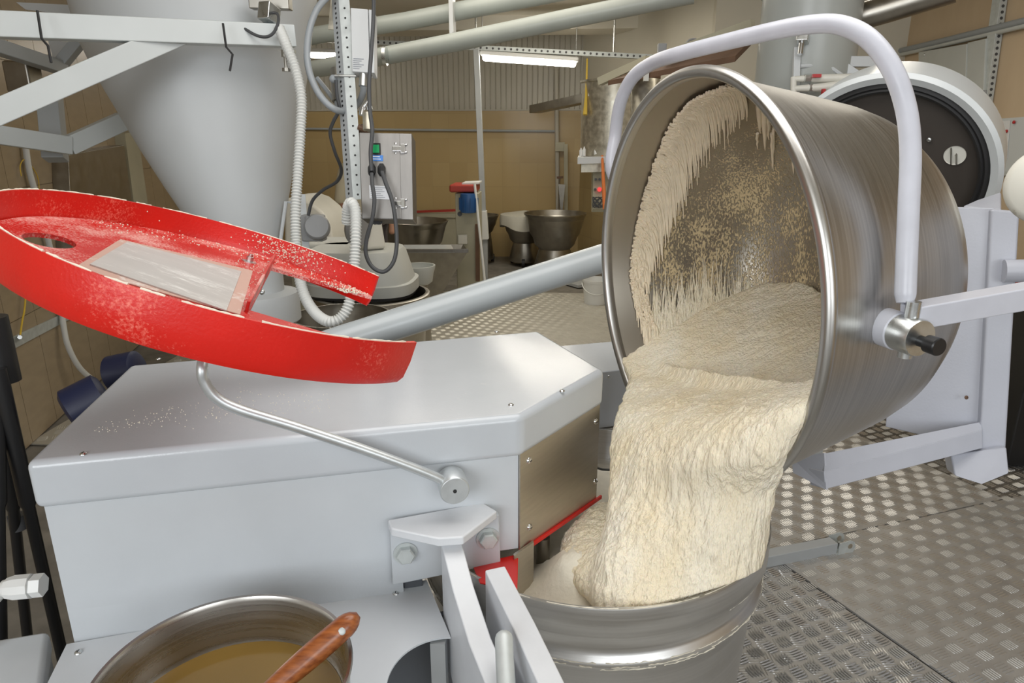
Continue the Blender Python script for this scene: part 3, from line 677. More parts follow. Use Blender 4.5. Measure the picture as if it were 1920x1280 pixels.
no = np.empty(nv * 3); me.vertices.foreach_get('normal', no); no = no.reshape(-1, 3)
w = co + c0; rel = w - BC; sax = rel @ AX
disp = np.zeros(nv)
for i in range(nv):
    x, y, z = w[i]; a = rel[i] @ BA; s_ = sax[i]
    inb = min(1.0, max(0.0, (s_ + 0.02) / 0.08))
    fallv = Vector((x * 62, y * 62, z * 11)); pool = Vector((a * 46, s_ * 16, z * 30))
    st = noise.noise(fallv) * 0.0042 + noise.noise(fallv * 2.2) * 0.0030
    pl = noise.noise(pool) * 0.0034 + noise.noise(pool * 2.2) * 0.0026
    lump = noise.noise(Vector((x * 9, y * 9, z * 9))) * 0.007
    rag = max(0, noise.noise(Vector((x * 55, y * 55, z * 24))) - 0.2) * 0.014 * max(0, 0.5 + noise.noise(Vector((x * 7, y * 7, z * 7))))
    disp[i] = st * (1 - inb) + pl * inb + lump * (0.6 if inb > 0.5 else 0.9) + rag * (0.5 + 0.5 * (1 - inb)) - 0.002
# stay inside the wall of the tipped bowl
w2 = w + no * disp[:, None]
rel = w2 - BC; sa_ = rel @ AX; ra = rel - np.outer(sa_, AX); rr = np.linalg.norm(ra, axis=1)
lim = np.array([rin(max(s_, 0)) for s_ in sa_]) - 0.0015
mask = (sa_ > 0.002) & (sa_ < 0.44 * UK) & (rr > lim)
w2[mask] = w2[mask] - (ra[mask] / rr[mask][:, None]) * (rr[mask] - lim[mask])[:, None]
# and inside the lower bowl
rl = w2[:, :2] - LB[:2]; rr = np.linalg.norm(rl, axis=1); lim = 0.42
lim = np.interp(w2[:, 2], [0.5, 0.70, 0.735, 0.797, 0.95], [0.38, 0.40, 0.418, 0.426, 0.60])
mk = (w2[:, 2] < ZR + 0.16) & (rr > lim); w2[mk, :2] -= rl[mk] / rr[mk][:, None] * (rr[mk] - lim[mk])[:, None]
cc0 = (w2.min(0) + w2.max(0)) / 2
me.vertices.foreach_set('co', (w2 - cc0).ravel()); me.materials.clear(); me.materials.append(M['dough'])
me.polygons.foreach_set('use_smooth', [True] * len(me.polygons)); me.update(); me.name = 'dough_mass'
dough = bpy.data.objects.new('dough_mass', me); col.objects.link(dough); dough.location = cc0; WLOC[dough.name] = cc0
tag(dough, 'pale sticky dough sliding from the tipped bowl into the bowl below', 'dough')
# stretched strings and drips clinging to the inner wall of the tipped bowl
def hit(x, y, off=0.004):
    r = ray(x, y); lo_ = None
    ts = np.linspace(0.7, 2.6, 700); P = CP + ts[:, None] * r; q = P - BC; s_ = q @ AX; rad = np.linalg.norm(q - np.outer(s_, AX), axis=1)
    rn = np.interp(s_, [p[0] for p in PROF], [p[1] for p in PROF]) - 0.005 - off
    ins = (s_ > -0.002) & (rad < rn) & (s_ < 0.426 * UK)
    k = np.where(ins)[0]
    if len(k) == 0: return None
    return P[k[-1]]
outer_px = smooth_path([(1372, 162, 0), (1340, 170, 0), (1300, 190, 0), (1265, 225, 0), (1240, 270, 0), (1222, 320, 0), (1207, 370, 0), (1195, 420, 0), (1186, 470, 0), (1183, 520, 0), (1190, 565, 0), (1205, 610, 0)], 30)
sm = MB()
for k, q in enumerate(outer_px):
    t = k / (len(outer_px) - 1)
    for rep in range(2):
        L_px = (18 + 62 * math.sin(min(1, t * 1.25) * math.pi) ** 0.7 + rng.uniform(-12, 34)) * (0.8 if rep else 1)
        dx = (0.34 + 0.25 * (0.5 - t)) * (1 + rng.uniform(-0.2, 0.2)); x0, y0 = q[0] + rng.uniform(-2, 4) + rep * rng.uniform(4, 22), q[1] + rng.uniform(-3, 3)
        path = []
        for j in range(7):
            u = j / 6; P = hit(x0 + L_px * dx * (1 - (1 - u) ** 2) * 0.9, y0 + L_px * (0.10 * u + 0.9 * u * u) * 1.1 - 5 * math.sin(u * 3.14) * (1 - u), 0.012 - 0.004 * u)
            if P is not None: path.append(P)
        if len(path) > 3:
            n = len(path); sm.tube(path, [max(0.0006, 0.0042 * (1 - 0.75 * (i / (n - 1)) ** 1.6) * rng.uniform(0.85, 1.15)) for i in range(n)], 6)
for (x, y, ln, wd) in ((1336, 205, 30, 4), (1345, 200, 26, 4), (1346, 178, 48, 6), (1352, 185, 42, 5), (1425, 190, 60, 9), (1434, 200, 82, 9), (1441, 212, 50, 7), (1450, 240, 80, 4), (1448, 250, 66, 5), (1488, 290, 36, 5), (1262, 320, 68, 3), (1256, 330, 48, 5), (1290, 265, 26, 6), (1280, 280, 32, 6), (1365, 230, 40, 3), (1420, 250, 30, 4)):
    path = [hit(x + rng.uniform(-1, 1), y + ln * u, 0.004) for u in np.linspace(0, 1, 7)]; path = [p for p in path if p is not None]
    if len(path) > 3: n = len(path); sm.tube(path, [max(0.0007, wd * 0.00105 * (1 - (i / (n - 1)) ** 2 * 0.9)) for i in range(n)], 7)
o = stuff(sm.build('stretched_strings', 'dough_string', dough, 60))
# ragged tongues of dough climbing the back of the bowl above the pool
tg = MB()
for k in range(650):
    x0 = rng.uniform(1215, 1530); base = np.interp(x0, [1205, 1300, 1400, 1470, 1530], [600, 575, 570, 605, 660]) + rng.uniform(-10, 35)
    hgt = rng.uniform(15, 75) * np.interp(x0, [1215, 1300, 1400, 1480, 1530], [1.2, 1.5, 1.6, 0.9, 0.5]) * rng.uniform(0.3, 1)
    path = [hit(x0 + rng.uniform(-1.5, 1.5) + 6 * math.sin(k + u * 2), base + 30 - (hgt + 30) * u, 0.004) for u in np.linspace(0, 1, 6)]; path = [p for p in path if p is not None]
    if len(path) > 3: n = len(path); wd = rng.uniform(0.0015, 0.0048); tg.tube(path, [max(0.0005, wd * (1 - (i / (n - 1)) ** 1.5)) for i in range(n)], 5)
stuff(tg.build('dough_tongues', 'dough', dough, 60))
# flour and dough already lying in the lower bowl
fr = []; nr, na = 40, 110; mpt = pz(1082, 1030, 0.78); Xc = LB[0]; Yc = LB[1]
fv = [(Xc, Yc, 0.675)]; ff_ = []
for i in range(1, nr + 1):
    r = 0.398 * i / nr
    for j in range(na):
        a = 2 * math.pi * j / na; x, y = Xc + r * math.cos(a), Yc + r * math.sin(a)
        mound = 0.105 * math.exp(-((x - mpt[0]) ** 2 + (y - mpt[1]) ** 2) / 0.007)
        z = 0.675 + mound + 0.010 * noise.noise(Vector((x * 14, y * 14, 1))) + (0.003 + 9 * mound * 0.012) * noise.noise(Vector((x * 55, y * 55, 3)))
        fv.append((x, y, z))
for j in range(na): ff_.append((0, 1 + j, 1 + (j + 1) % na))
for i in range(nr - 1):
    for j in range(na): a_, b_ = 1 + i * na + j, 1 + i * na + (j + 1) % na; ff_.append((a_, a_ + na, b_ + na, b_))
fo = mkobj('flour_heap', fv, ff_, 'flour', None, 80); tag(fo, 'floury crumbs heaped at the back of the lower bowl', 'flour'); stuff(fo)

# ================================================================== TIPPING FRAME
tf = thing('tipping_frame', 'lilac grey welded steel frame holding the tipped bowl', 'frame', tuple(pz(1850, 905, 0.0) * V((1, 1, 0))))
c_t, c_b = pd(1882, 392, 1.62), pd(1866, 858, 1.74)
def quadprism(px_, d, th, name, m, bev=0.003, root=tf):
    P = [pd(x, y, dd * UK) for (x, y), dd in zip(px_, d if hasattr(d, '__len__') else [d] * len(px_))]
    n = unit(np.cross(P[1] - P[0], P[2] - P[1])); n = n if n @ FV > 0 else -n
    return MB().prism(P, n * th).build(name, m, root, 30, bev, 2)
quadprism([(1700, 386), (1866, 390), (1852, 845), (1660, 800)], (1.74, 1.63, 1.74, 1.83), 0.012, 'back_plate', 'paint_lilac')
quadprism([(1858, 391), (1913, 396), (1886, 850), (1836, 846)], (1.62, 1.60, 1.71, 1.72), 0.07, 'upright', 'paint_lilac', 0.008)
quadprism([(1806, 386), (1830, 376), (1876, 360), (1876, 392)], (1.70, 1.75, 1.75, 1.64), 0.01, 'gusset', 'paint_lilac')
quadprism([(1545, 884), (1842, 806), (1842, 840), (1548, 917)], (1.56, 1.70, 1.70, 1.56), 0.06, 'lower_beam', 'paint_lilac', 0.002)
quadprism([(1547, 849), (1840, 790), (1842, 806), (1545, 884)], (1.585, 1.72, 1.70, 1.56), 0.05, 'beam_top', 'paint_lilac', 0.002)
pc = [pd(x, y, d * UK) for x, y, d in ((1545, 849, 1.575), (1549, 918, 1.555), (1487, 886, 1.64), (1484, 858, 1.66))]
MB().prism(pc, unit(pc[1] - pc[0]) * 0 + V((0.006, 0.002, 0))).build('end_plate', 'paint_lilac', tf, 0)
quadprism([(1782, 852), (1888, 838), (1892, 888), (1842, 908), (1790, 892)], (1.72, 1.68, 1.68, 1.64, 1.68), 0.09, 'foot_block', 'paint_lilac', 0.006)
quadprism([(1690, 780), (1790, 800), (1760, 815), (1660, 790)], (1.86, 1.80, 1.86, 1.90), 0.04, 'cross_member', 'paint_lilac')
def outx(a, b_, X): return a + (b_ - a) * ((X - a[0]) / (b_[0] - a[0]))
cb0 = pd(1700, 594, d0 + 0.005); cb1 = outx(cb0, pd(1960, 548, 1.0 * UK), 1.80)
MB().bar(cb0, cb1, 0.040, 0.041).build('carrier_bar', 'paint_bail', tf, 30, 0.003)
st0 = pd(1882, 508, 1.62 * UK); st1 = outx(st0, pd(1990, 506, 1.58 * UK), 1.80)
MB().cyl(st0, st1, 0.032, 24).build('stub_tube', 'paint_lilac', tf)
mt_ = (cb1 + st1) / 2
MB().box(V((1.87, mt_[1], 0.95)), (0.16, abs(cb1[1] - st1[1]) + 0.12, 1.90)).build('lifting_mast', 'paint_lilac', tf, 0, 0.01)
screw(pd(1812, 745, 1.715 * UK), -FV, 0.006, tf, 'rivet', 'brown_board')
# cream roller at the edge of the frame
cr = pd(1966, 348, 1.62); rax = unit((0.72, 0.69, 0.0))
t_ = thing('roller', 'scuffed cream coloured roller at the right picture edge', 'roller', tuple(cr - V((0, 0, 0.075))))
MB().lathe([(0.001, -0.03), (0.07, -0.03), (0.088, -0.015), (0.092, 0.0), (0.092, 0.03), (0.082, 0.045), (0.001, 0.05)], cr, rax, 48).build('tread', 'cream_dirty', t_, 40)
MB().lathe([(0.02, -0.03), (0.02, 0.2)], cr, rax, 20, True, True).build('axle', 'zinc', t_)
# trolley leg with castor bracket on the plates
tl = thing('trolley_leg', 'grey square trolley leg with an open castor bracket on the plate floor', 'trolley leg', tuple(pz(1530, 1060, 0.005)))
la, lb_ = pz(1360, 1062, 0.028), pz(1562, 1022, 0.028)
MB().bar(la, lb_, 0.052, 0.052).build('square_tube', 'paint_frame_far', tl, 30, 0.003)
ld = unit(lb_ - la); lx_ = unit(np.cross(ld, (0, 0, 1)))
for s_ in (1, -1):
    p = lb_ + lx_ * 0.032 * s_
    poly = [p - ld * 0.0 + V((0, 0, -0.026)), p + ld * 0.075 + V((0, 0, -0.024)), p + ld * 0.085 + V((0, 0, 0.0)), p + ld * 0.075 + V((0, 0, 0.025)), p + ld * 0.055 + V((0, 0, 0.035)), p + V((0, 0, 0.03))]
    ck = MB().prism(poly, lx_ * 0.004).build('bracket_cheek', 'zinc_matt', tl, 30)
    MB().lathe([(0.012, -0.0006), (0.012, 0.0046)], p + ld * 0.055 + V((0, 0, 0.008)), lx_, 18, True, True).build('eye', 'steel_panel', ck)
MB().cyl(lb_ + ld * 0.035 - V((0, 0, 0.024)), lb_ + ld * 0.035 + V((0, 0, 0.008)), 0.009, 16).build('bolt', 'zinc', tl)
MB().box(lb_ + ld * 0.035 - V((0, 0, 0.024)), (0.064, 0.085, 0.004), (lx_, ld, _Z)).build('base_plate', 'zinc_matt', tl, 0)

# ================================================================== POT, OIL, BRUSH
pc_ = V((-0.525, 0.872, ZS)); PR = 0.207; ph = 0.128
pot = thing('pot', 'round stainless pan of oil on the shelf', 'pan', tuple(pc_))
MB().lathe([(0.0005, 0.0), (0.165, 0.0), (0.190, 0.018), (0.197, 0.05), (PR - 0.005, ph - 0.004), (PR, ph), (PR - 0.002, ph + 0.003), (PR - 0.007, ph + 0.002), (PR - 0.011, ph - 0.006), (0.190, 0.05), (0.184, 0.024), (0.162, 0.006), (0.0005, 0.005)], pc_, (0, 0, 1), 96).build('pan_shell', 'steel_pot', pot, 50)
oil = MB().lathe([(0.0005, 0.012), (0.16, 0.012), (0.1835, 0.026), (0.1868, 0.034), (0.1868, 0.038), (0.184, 0.0365), (0.0005, 0.036)], pc_, (0, 0, 1), 64).build('cooking_oil', 'oil', None, 30)
tag(oil, 'yellow brown oil filling the bottom of the round pan', 'oil')
bt, bb_ = pz(672, 1152, 0.905), pz(500, 1300, 0.83); bd = unit(bt - bb_)
br = thing('pastry_brush', 'wooden handled brush with a rivet leaning in the oil pan', 'brush', tuple(bb_))
n = 24; pts = [bb_ - bd * 0.02 + (bt - bb_ + bd * 0.02) * i / (n - 1) for i in range(n)]
rad = [0.0145 + 0.0065 * math.sin(math.pi * min(1, i / (n - 1) * 0.8)) for i in range(n)]; rad[-1] = 0.006; rad[-2] = 0.014; rad[-3] = 0.018
hd = MB().tube(pts, rad, 18).build('handle', 'wood', br, 60)
rv = bb_ + (bt - bb_) * 0.80; rnv = unit(-FV + bd * (FV @ bd))
MB().dome(rv + rnv * 0.0192, rnv, 0.0065, 0.0016).build('rivet', 'zinc_matt', br)
MB().tube([bb_ - bd * 0.05, bb_ - bd * 0.015], [0.017, 0.013], 16).build('ferrule', 'zinc', br)
MB().tube([bb_ - bd * 0.10, bb_ - bd * 0.05], [0.02, 0.016], 16).build('bristles', 'cream_plastic', br)
# grey cabinet at the lower left corner
zc_ = 0.70
cb = [pz(-160, 1222, zc_), pz(92, 1180, zc_), pz(60, 1420, zc_), pz(-200, 1420, zc_)]
cbx = thing('grey_cabinet', 'low light grey cabinet at the lower left corner of the picture', 'cabinet', (float(cb[1][0]) - 0.1, float(cb[1][1]) - 0.1, 0))
MB().prism([p * V((1, 1, 0)) + V((0, 0, zc_ - 0.05)) for p in cb], (0, 0, 0.05)).build('cabinet_top', 'paint_shelf', cbx, 30, 0.012, 3)
MB().prism([p * V((1, 1, 0)) for p in inset(cb[::-1], 0.006)], (0, 0, zc_ - 0.05)).build('cabinet_body', 'paint_grey_clean', cbx, 30, 0.004)
# black tripod beside it
tp_ = thing('tripod', 'black tripod standing between the mixer and the tiled wall', 'tripod', tuple(pz(95, 1400, 0)))
def leg(p0, p1, r0, r1):
    o = MB().tube([p0, p0 + (p1 - p0) * 0.3, p0 + (p1 - p0) * 0.31, p1], [r0, r0, r1, r1], 14).build('leg', 'black_plastic', tp_); return o
hd_ = pd(-8, 640, 1.62)
lg1 = pz(150, 1400, 0); lg2 = pz(50, 1330, 0)
q1_ = pd(8, 740, 1.66); q2_ = pd(14, 800, 1.70)
def ext(a, b_, z): t = (z - a[2]) / (b_[2] - a[2]); return a + (b_ - a) * t
L1 = ext(pd(6, 745, 1.62), pd(104, 1175, 1.80), 0.0); leg(pd(-5, 690, 1.60), L1, 0.019, 0.014)
L2 = ext(pd(8, 790, 1.66), pd(47, 1150, 1.95), 0.0); leg(pd(2, 740, 1.62), L2, 0.017, 0.0135)
L3 = V(hd_ + V((0.03, -0.35, 0))); leg(hd_, V((L3[0], L3[1], 0)), 0.017, 0.013)
MB().cyl(hd_ - V((0, 0, 0.1)), hd_ + V((0, 0, 0.06)), 0.035, 20).build('hub', 'black_plastic', tp_)
ck = pd(33, 978, 1.81); MB().cyl(ck - V((0, 0, 0.02)), ck + V((0, 0, 0.02)), 0.021, 16).build('clamp', 'cord_grey', tp_)

# ================================================================== OVERHEAD: lamps, pipes, rails
def lamp(name, label, a, b_, group='fluorescent ceiling lamps'):
    a, b_ = V(a), V(b_); t = thing(name, label, 'lamp', tuple((a + b_) / 2), group)
    d = unit(b_ - a)
    MB().bar(a - d * 0.03, b_ + d * 0.03, 0.13, 0.05).build('housing', 'plastic_white', t, 30, 0.02, 3)
    MB().bar(a - V((0, 0, 0.045)), b_ - V((0, 0, 0.045)), 0.115, 0.06).build('diffuser', 'lamp_tube', t, 30, 0.025, 4)
    return t
l1a, l1b = py(905, 100, 8.0), py(1080, 112, 8.0)
lp1 = lamp('fluorescent_lamp', 'lit fluorescent lamp under the perforated rail near the back wall', l1a, l1b)
for q in (l1a, l1b): MB().cyl(q, V((q[0], q[1], ZC)), 0.006, 8).build('hanger', 'zinc', lp1)
lp2 = lamp('fluorescent_lamp', 'short glimpse of a lit lamp between the hopper and the slotted post', py(540, 94, 8.6), py(634, 97, 8.6))
for q in (py(540, 94, 8.6), py(634, 97, 8.6)): MB().cyl(q, V((q[0], q[1], ZC)), 0.006, 8).build('hanger', 'zinc', lp2)
def pipe(name, label, pts, r, m, cat='pipe', group=None, seg=20):
    o = MB().tube(pts, r, seg).build(name, m, None, 60); return tag(o, label, cat, group)
cp = thing('flour_pipe', 'upper grey green pipe sloping across below the ceiling', 'pipe', tuple(py(900, 25, 5.2)), 'sloping pipes')
MB().tube([py(480, 90, 5.6), py(600, 65, 5.5), py(760, 40, 5.4), py(1000, -6, 5.2), py(1130, -32, 5.1)], 0.062, 20).build('pipe', 'pipe_green', cp)
hp0 = py(848, 26, 5.25)
MB().box(hp0 + V((0, 0, 0.0)), (0.03, 0.14, 0.30)).build('hanger', 'panel_box', cp, 0, 0.003)
cp2 = thing('flour_pipe', 'lower grey green pipe sloping down to the left', 'pipe', tuple(py(900, 75, 5.0)), 'sloping pipes')
MB().tube([py(470, 150, 5.5), py(600, 128, 5.4), py(850, 80, 5.1), py(1080, 32, 5.0), py(1300, -12, 4.9)], 0.062, 20).build('pipe', 'pipe_green', cp2)
for x, y in ((853, 79), (722, 105)):
    p = py(x, y, 5.12); MB().tube([p + V((0.012 * k, 0, 0.0)) for k in (-1, 1)], 0.066, 20).build('clamp', 'zinc', cp2)
def perforated(p0, p1, w, h, n, root, name='perforated_rail'):
    o = MB().bar(p0, p1, w, h).build(name, 'zinc_matt', root, 0, 0.002)
    d = unit(V(p1) - V(p0)); X, Y, _ = frame(d); L = np.linalg.norm(V(p1) - V(p0)); hb_ = MB()
    side = X if X @ FV < Y @ FV and abs(X @ FV) > abs(Y @ FV) else (-X if abs(X @ FV) > abs(Y @ FV) else (Y if Y @ FV < 0 else -Y))
    half = (w if abs(side @ X) > 0.5 else h) / 2
    for k in range(n): hb_.cyl(V(p0) + d * L * (k + 0.5) / n + side * (half - 0.002), V(p0) + d * L * (k + 0.5) / n + side * (half + 0.0006), 0.28 * min(L / n, 0.045), 8)
    stuff(hb_.build('holes', 'cord_grey', o)); return o
rl_ = thing('ceiling_rail', 'perforated steel rail hanging across the hall above the lamp', 'rail', tuple(py(950, 92, 7.95)))
perforated(py(560, 72, 8.0), py(1240, 108, 8.0), 0.06, 0.05, 60, rl_)
for x, y in ((893, 90), (1150, 103)): q = py(x, y, 8.0); MB().cyl(q, V((q[0], q[1], ZC)), 0.012, 8).build('hanger', 'zinc', rl_)
ps_ = thing('steel_post', 'slim grey post standing behind the red and blue machine', 'post', tuple(py(909, 530, 7.9) * V((1, 1, 0))))
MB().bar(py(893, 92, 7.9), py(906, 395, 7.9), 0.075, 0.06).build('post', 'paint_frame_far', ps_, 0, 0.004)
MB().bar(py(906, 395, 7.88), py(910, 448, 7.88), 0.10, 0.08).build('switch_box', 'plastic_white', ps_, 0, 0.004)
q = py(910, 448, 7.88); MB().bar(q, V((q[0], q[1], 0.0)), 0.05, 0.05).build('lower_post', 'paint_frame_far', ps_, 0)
# conduits on the back wall
tag(MB().tube([py(430, 240, YB - 0.03), py(1049, 246, YB - 0.03)], 0.016, 10).build('wall_conduit', 'paint_frame_far', None), 'thin grey conduit along the tiled back wall', 'conduit')
cpv = thing('riser_pipe', 'pale vertical riser pipe in the back corner with a small box', 'pipe', tuple(py(1046, 440, YB - 0.1) * V((1, 1, 0))))
MB().cyl(py(1046, 400, YB - 0.1), py(1043, 130, YB - 0.1), 0.03, 12).build('pipe', 'panel_ribbed', cpv)
MB().box(py(1050, 275, YB - 0.12), (0.13, 0.1, 0.12)).build('junction_box', 'cream_far', cpv, 0, 0.004)
MB().bar(py(1061, 270, YB - 0.25), py(1061, 400, YB - 0.25), 0.07, 0.05).build('trunking', 'cream_far', cpv, 0)
sh = thing('shovel', 'dark shovel leaning in the back corner', 'shovel', tuple(py(1052, 445, YB - 0.5) * V((1, 1, 0))))
MB().cyl(py(1046, 395, YB - 0.45) * V((1, 1, 0)), py(1049, 335, YB - 0.45), 0.012, 8).build('shaft', 'steel_dark', sh)
MB().bar(py(1044, 333, YB - 0.45), py(1056, 332, YB - 0.45), 0.03, 0.03).build('grip', 'brown_board', sh)
MB().prism([py(1047, 345, YB - 0.48), py(1060, 346, YB - 0.48), py(1058, 362, YB - 0.48), py(1055, 395, YB - 0.48), py(1051, 395, YB - 0.48)], (0, 0.02, 0)).build('blade', 'steel_dark', sh, 0)

# ================================================================== HOPPER ON ITS FRAME (upper left)
hop = thing('flour_hopper', 'tall pale grey conical flour hopper behind the white frame', 'hopper', tuple(pd(470, 560, 3.0)))
HS = [(372, -60, 222), (372, 20, 210), (378, 90, 197), (388, 150, 180), (402, 215, 158), (415, 280, 135), (430, 345, 111), (448, 420, 82), (462, 480, 60)]
rings = []
for cx, cy, hw in HS:
    c = pd(cx, cy, 3.0); R = sz(hw, 3.0); rings.append([c + V((R * math.cos(a), R * math.sin(a), 0)) for a in np.linspace(0, 2 * np.pi, 72, endpoint=False)])
MB().loft(rings).build('cone', 'paint_hopper', hop, 50)
sp0 = pd(462, 480, 3.0); sp1 = pd(500, 545, 2.75)
MB().lathe([(0.10, 0.0), (0.10, -0.17), (0.155, -0.18), (0.16, -0.20), (0.16, -0.30), (0.15, -0.31), (0.001, -0.31)], pd(480, 470, 2.9), (0, 0, 1), 40).build('outlet', 'paint_hopper', hop, 40)
screw(pd(491, 547, 2.72), -FV, 0.012, hop, 'bolt', 'zinc')
q = pd(515, 640, 2.9); MB().lathe([(0.001, 0.0), (0.13, 0.0), (0.13, q[2] + 0.12)], V((pd(480, 470, 2.9)[0], pd(480, 470, 2.9)[1], 0)), (0, 0, 1), 30).build('stand', 'paint_frame_far', hop)
# load cell fittings on the hopper
MB().bar(pd(506, 10, 2.55), pd(503, 42, 2.55), 0.05, 0.07).build('load_cell', 'zinc', hop, 0, 0.004)
MB().bar(pd(470, 4, 2.6), pd(545, 6, 2.6), 0.05, 0.05).build('load_cell_bracket', 'steel_dark', hop, 0, 0.004)
hf = thing('steel_gantry', 'white welded box section frame carrying the conical hopper', 'frame', tuple(pd(200, 420, 2.4) * V((1, 1, 0))))
def beam(p, d, w, name, m='paint_frame', root=hf, h=None, bev=0.004):
    P = [pd(x, y, dd) for (x, y), dd in zip(p, d)]
    return MB().bar(P[0], P[1], w, h or w).build(name, m, root, 0, bev)
beam(((-120, 42), (550, 69)), (2.10, 2.62), 0.078, 'top_beam')
beam(((-90, 247), (335, 64)), (2.12, 2.45), 0.076, 'diagonal_brace')
beam(((-90, 240), (130, 273)), (2.75, 3.1), 0.078, 'lower_beam', 'paint_frame')
beam(((126, 274), (232, 226)), (3.1, 3.25), 0.080, 'lower_beam', 'paint_frame')
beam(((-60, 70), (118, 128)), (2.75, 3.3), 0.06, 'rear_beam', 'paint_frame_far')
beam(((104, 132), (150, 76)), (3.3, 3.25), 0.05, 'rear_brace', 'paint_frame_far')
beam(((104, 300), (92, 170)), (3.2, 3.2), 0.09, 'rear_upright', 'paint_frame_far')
MB().prism([pd(90, 76, 3.4), pd(150, 80, 3.4), pd(130, 118, 3.4), pd(100, 112, 3.4)], (0, 0.01, 0)).build('cover_sheet', 'panel_box', hf, 0)
MB().prism([pd(30, 4, 3.3), pd(150, 10, 3.3), pd(150, 30, 3.3), pd(48, 18, 3.3)], (0, 0.02, 0)).build('upper_sheet', 'panel_box', hf, 0)
MB().box(pd(118, 22, 3.35), (0.16, 0.05, 0.04)).build('slot', 'black_rubber', hf, 0)
MB().box(pd(45, 145, 3.2), (0.12, 0.1, 0.14)).build('rear_motor', 'steel_dark', hf, 0, 0.01)
for x0, y0, x1, y1, dd in ((70, 20, 78, 72, 2.14), (418, 44, 424, 88, 2.42)):
    e = 0.0; P = [pd(x0, y0, dd), pd(x1, y1, dd), pd(x1 + 12, y1 + 14, dd), pd(x1 + (18 if x0 < 100 else 7), y1 + 45, dd)]
    tag(MB().tube(P, 0.004, 8).build('cable_tie', 'black_rubber', None), 'black cable tie round the hopper frame ' + ('near the left picture edge' if x0 < 100 else 'in front of the cone'), 'cable tie', 'cable ties on the hopper frame')
bl_ = thing('levelling_bolt', 'small levelling bolt hanging under the end of the hopper frame', 'bolt', tuple(pd(537, 134, 2.55)))
MB().lathe([(0.016, 0.0), (0.016, 0.012), (0.006, 0.012), (0.006, 0.05), (0.014, 0.05), (0.014, 0.075)], pd(537, 134, 2.55), (0, 0, 1), 8, True, True).build('bolt', 'steel_dark', bl_)
MB().prism([pd(520, 92, 2.54), pd(548, 92, 2.54), pd(548, 98, 2.54), pd(526, 98, 2.54)], (0, 0.04, 0)).build('plate', 'zinc', bl_, 0)
tag(MB().tube(smooth_path([pd(432, 43, 2.52), pd(455, 52, 2.50), pd(480, 66, 2.50), pd(500, 69, 2.50), pd(514, 60, 2.50), pd(522, 40, 2.50), pd(520, 26, 2.52), pd(510, 24, 2.54)], 6), 0.0055, 8).build('sensor_cable', 'cord_grey', None), 'short dark sensor cable looped on the hopper frame', 'cable')

# corrugated hose
def corrugated(pts, r, label, name='corrugated_hose', m='hose_white', n=26, amp=0.16, per=4):
    P = smooth_path(pts, n); L = np.cumsum([0] + [np.linalg.norm(P[i + 1] - P[i]) for i in range(len(P) - 1)])
    step = r * 0.16; ts = np.arange(0, L[-1], step); A = np.array(P)
    Q = np.stack([np.interp(ts, L, A[:, k]) for k in range(3)], 1)
    return tag(MB().tube(Q, [r * (1 + amp * math.sin(i * 2 * math.pi / per)) for i in range(len(Q))], 12).build(name, m, None, 70), label, 'hose')
corrugated([pd(523, 52, 2.52), pd(538, 88, 2.50), pd(554, 130, 2.50), pd(565, 185, 2.50), pd(563, 250, 2.50), pd(558, 330, 2.50), pd(554, 400, 2.50), pd(556, 470, 2.50), pd(566, 540, 2.45), pd(588, 583, 2.4), pd(618, 603, 2.35), pd(644, 590, 2.35), pd(658, 555, 2.35), pd(664, 500, 2.35), pd(667, 440, 2.35), pd(666, 395, 2.38), pd(658, 380, 2.40), pd(652, 392, 2.43), pd(650, 420, 2.46)], 0.0175, 'white corrugated hose hanging in a loop from the hopper frame')
# slotted post with the boxes
po = thing('slotted_post', 'galvanised slotted angle post carrying the control boxes', 'post', tuple(pd(668, 378, 2.6)))
top_, bot_ = pd(643, -30, 2.62), pd(672, 374, 2.62)
ax_ = unit(bot_ - top_); rt = unit(RV - ax_ * (RV @ ax_)); fwd = unit(np.cross(ax_, rt)); fwd = fwd if fwd @ FV > 0 else -fwd
MB().box((top_ + bot_) / 2, (0.040, 0.004, np.linalg.norm(bot_ - top_)), (rt, fwd, ax_)).build('front_flange', 'zinc_matt', po, 0)
lf = unit(-rt * 0.75 + fwd * 0.66); sc_ = (top_ + bot_) / 2 - rt * 0.020 + lf * 0.022
MB().box(sc_, (0.044, 0.004, np.linalg.norm(bot_ - top_)), (lf, unit(np.cross(ax_, lf)), ax_)).build('side_flange', 'paint_frame_far', po, 0)
hm = MB()
for k in range(22):
    c = top_ + (bot_ - top_) * (k + 0.5) / 22; hm.cyl(c - fwd * 0.0026, c - fwd * 0.0018, 0.0042, 10)
    c2 = c - rt * 0.020 + lf * 0.022; n2_ = unit(np.cross(ax_, lf)); n2_ = n2_ if n2_ @ FV < 0 else -n2_
    for e in (-0.25, 0.25): hm.cyl(c2 + ax_ * 0.02 * e * 2 + n2_ * 0.0018, c2 + ax_ * 0.02 * e * 2 + n2_ * 0.0026, 0.005, 10)
stuff(hm.build('holes', 'black_rubber', po))
MB().prism([pd(622, -20, 2.66), pd(644, -20, 2.66), pd(634, 56, 2.66), pd(615, 55, 2.66)], fwd * 0.004).build('upper_bracket', 'galvanised', po, 0)
cl = thing('pipe_clamp', 'dark metal clamp on the back of the slotted post', 'clamp', tuple(pd(632, 170, 2.70)))
MB().cyl(pd(634, 130, 2.70), pd(637, 190, 2.70), 0.030, 18).build('body', 'steel_dark', cl)
MB().cyl(pd(628, 142, 2.62), pd(668, 143, 2.62), 0.006, 10).build('bolt', 'zinc', cl)
MB().ball(pd(625, 148, 2.64), 0.016, 12).build('lever', 'hose_grey', cl)
MB().cyl(pd(637, 190, 2.70), pd(640, 205, 2.70), 0.022, 16).build('neck', 'hose_grey', cl)
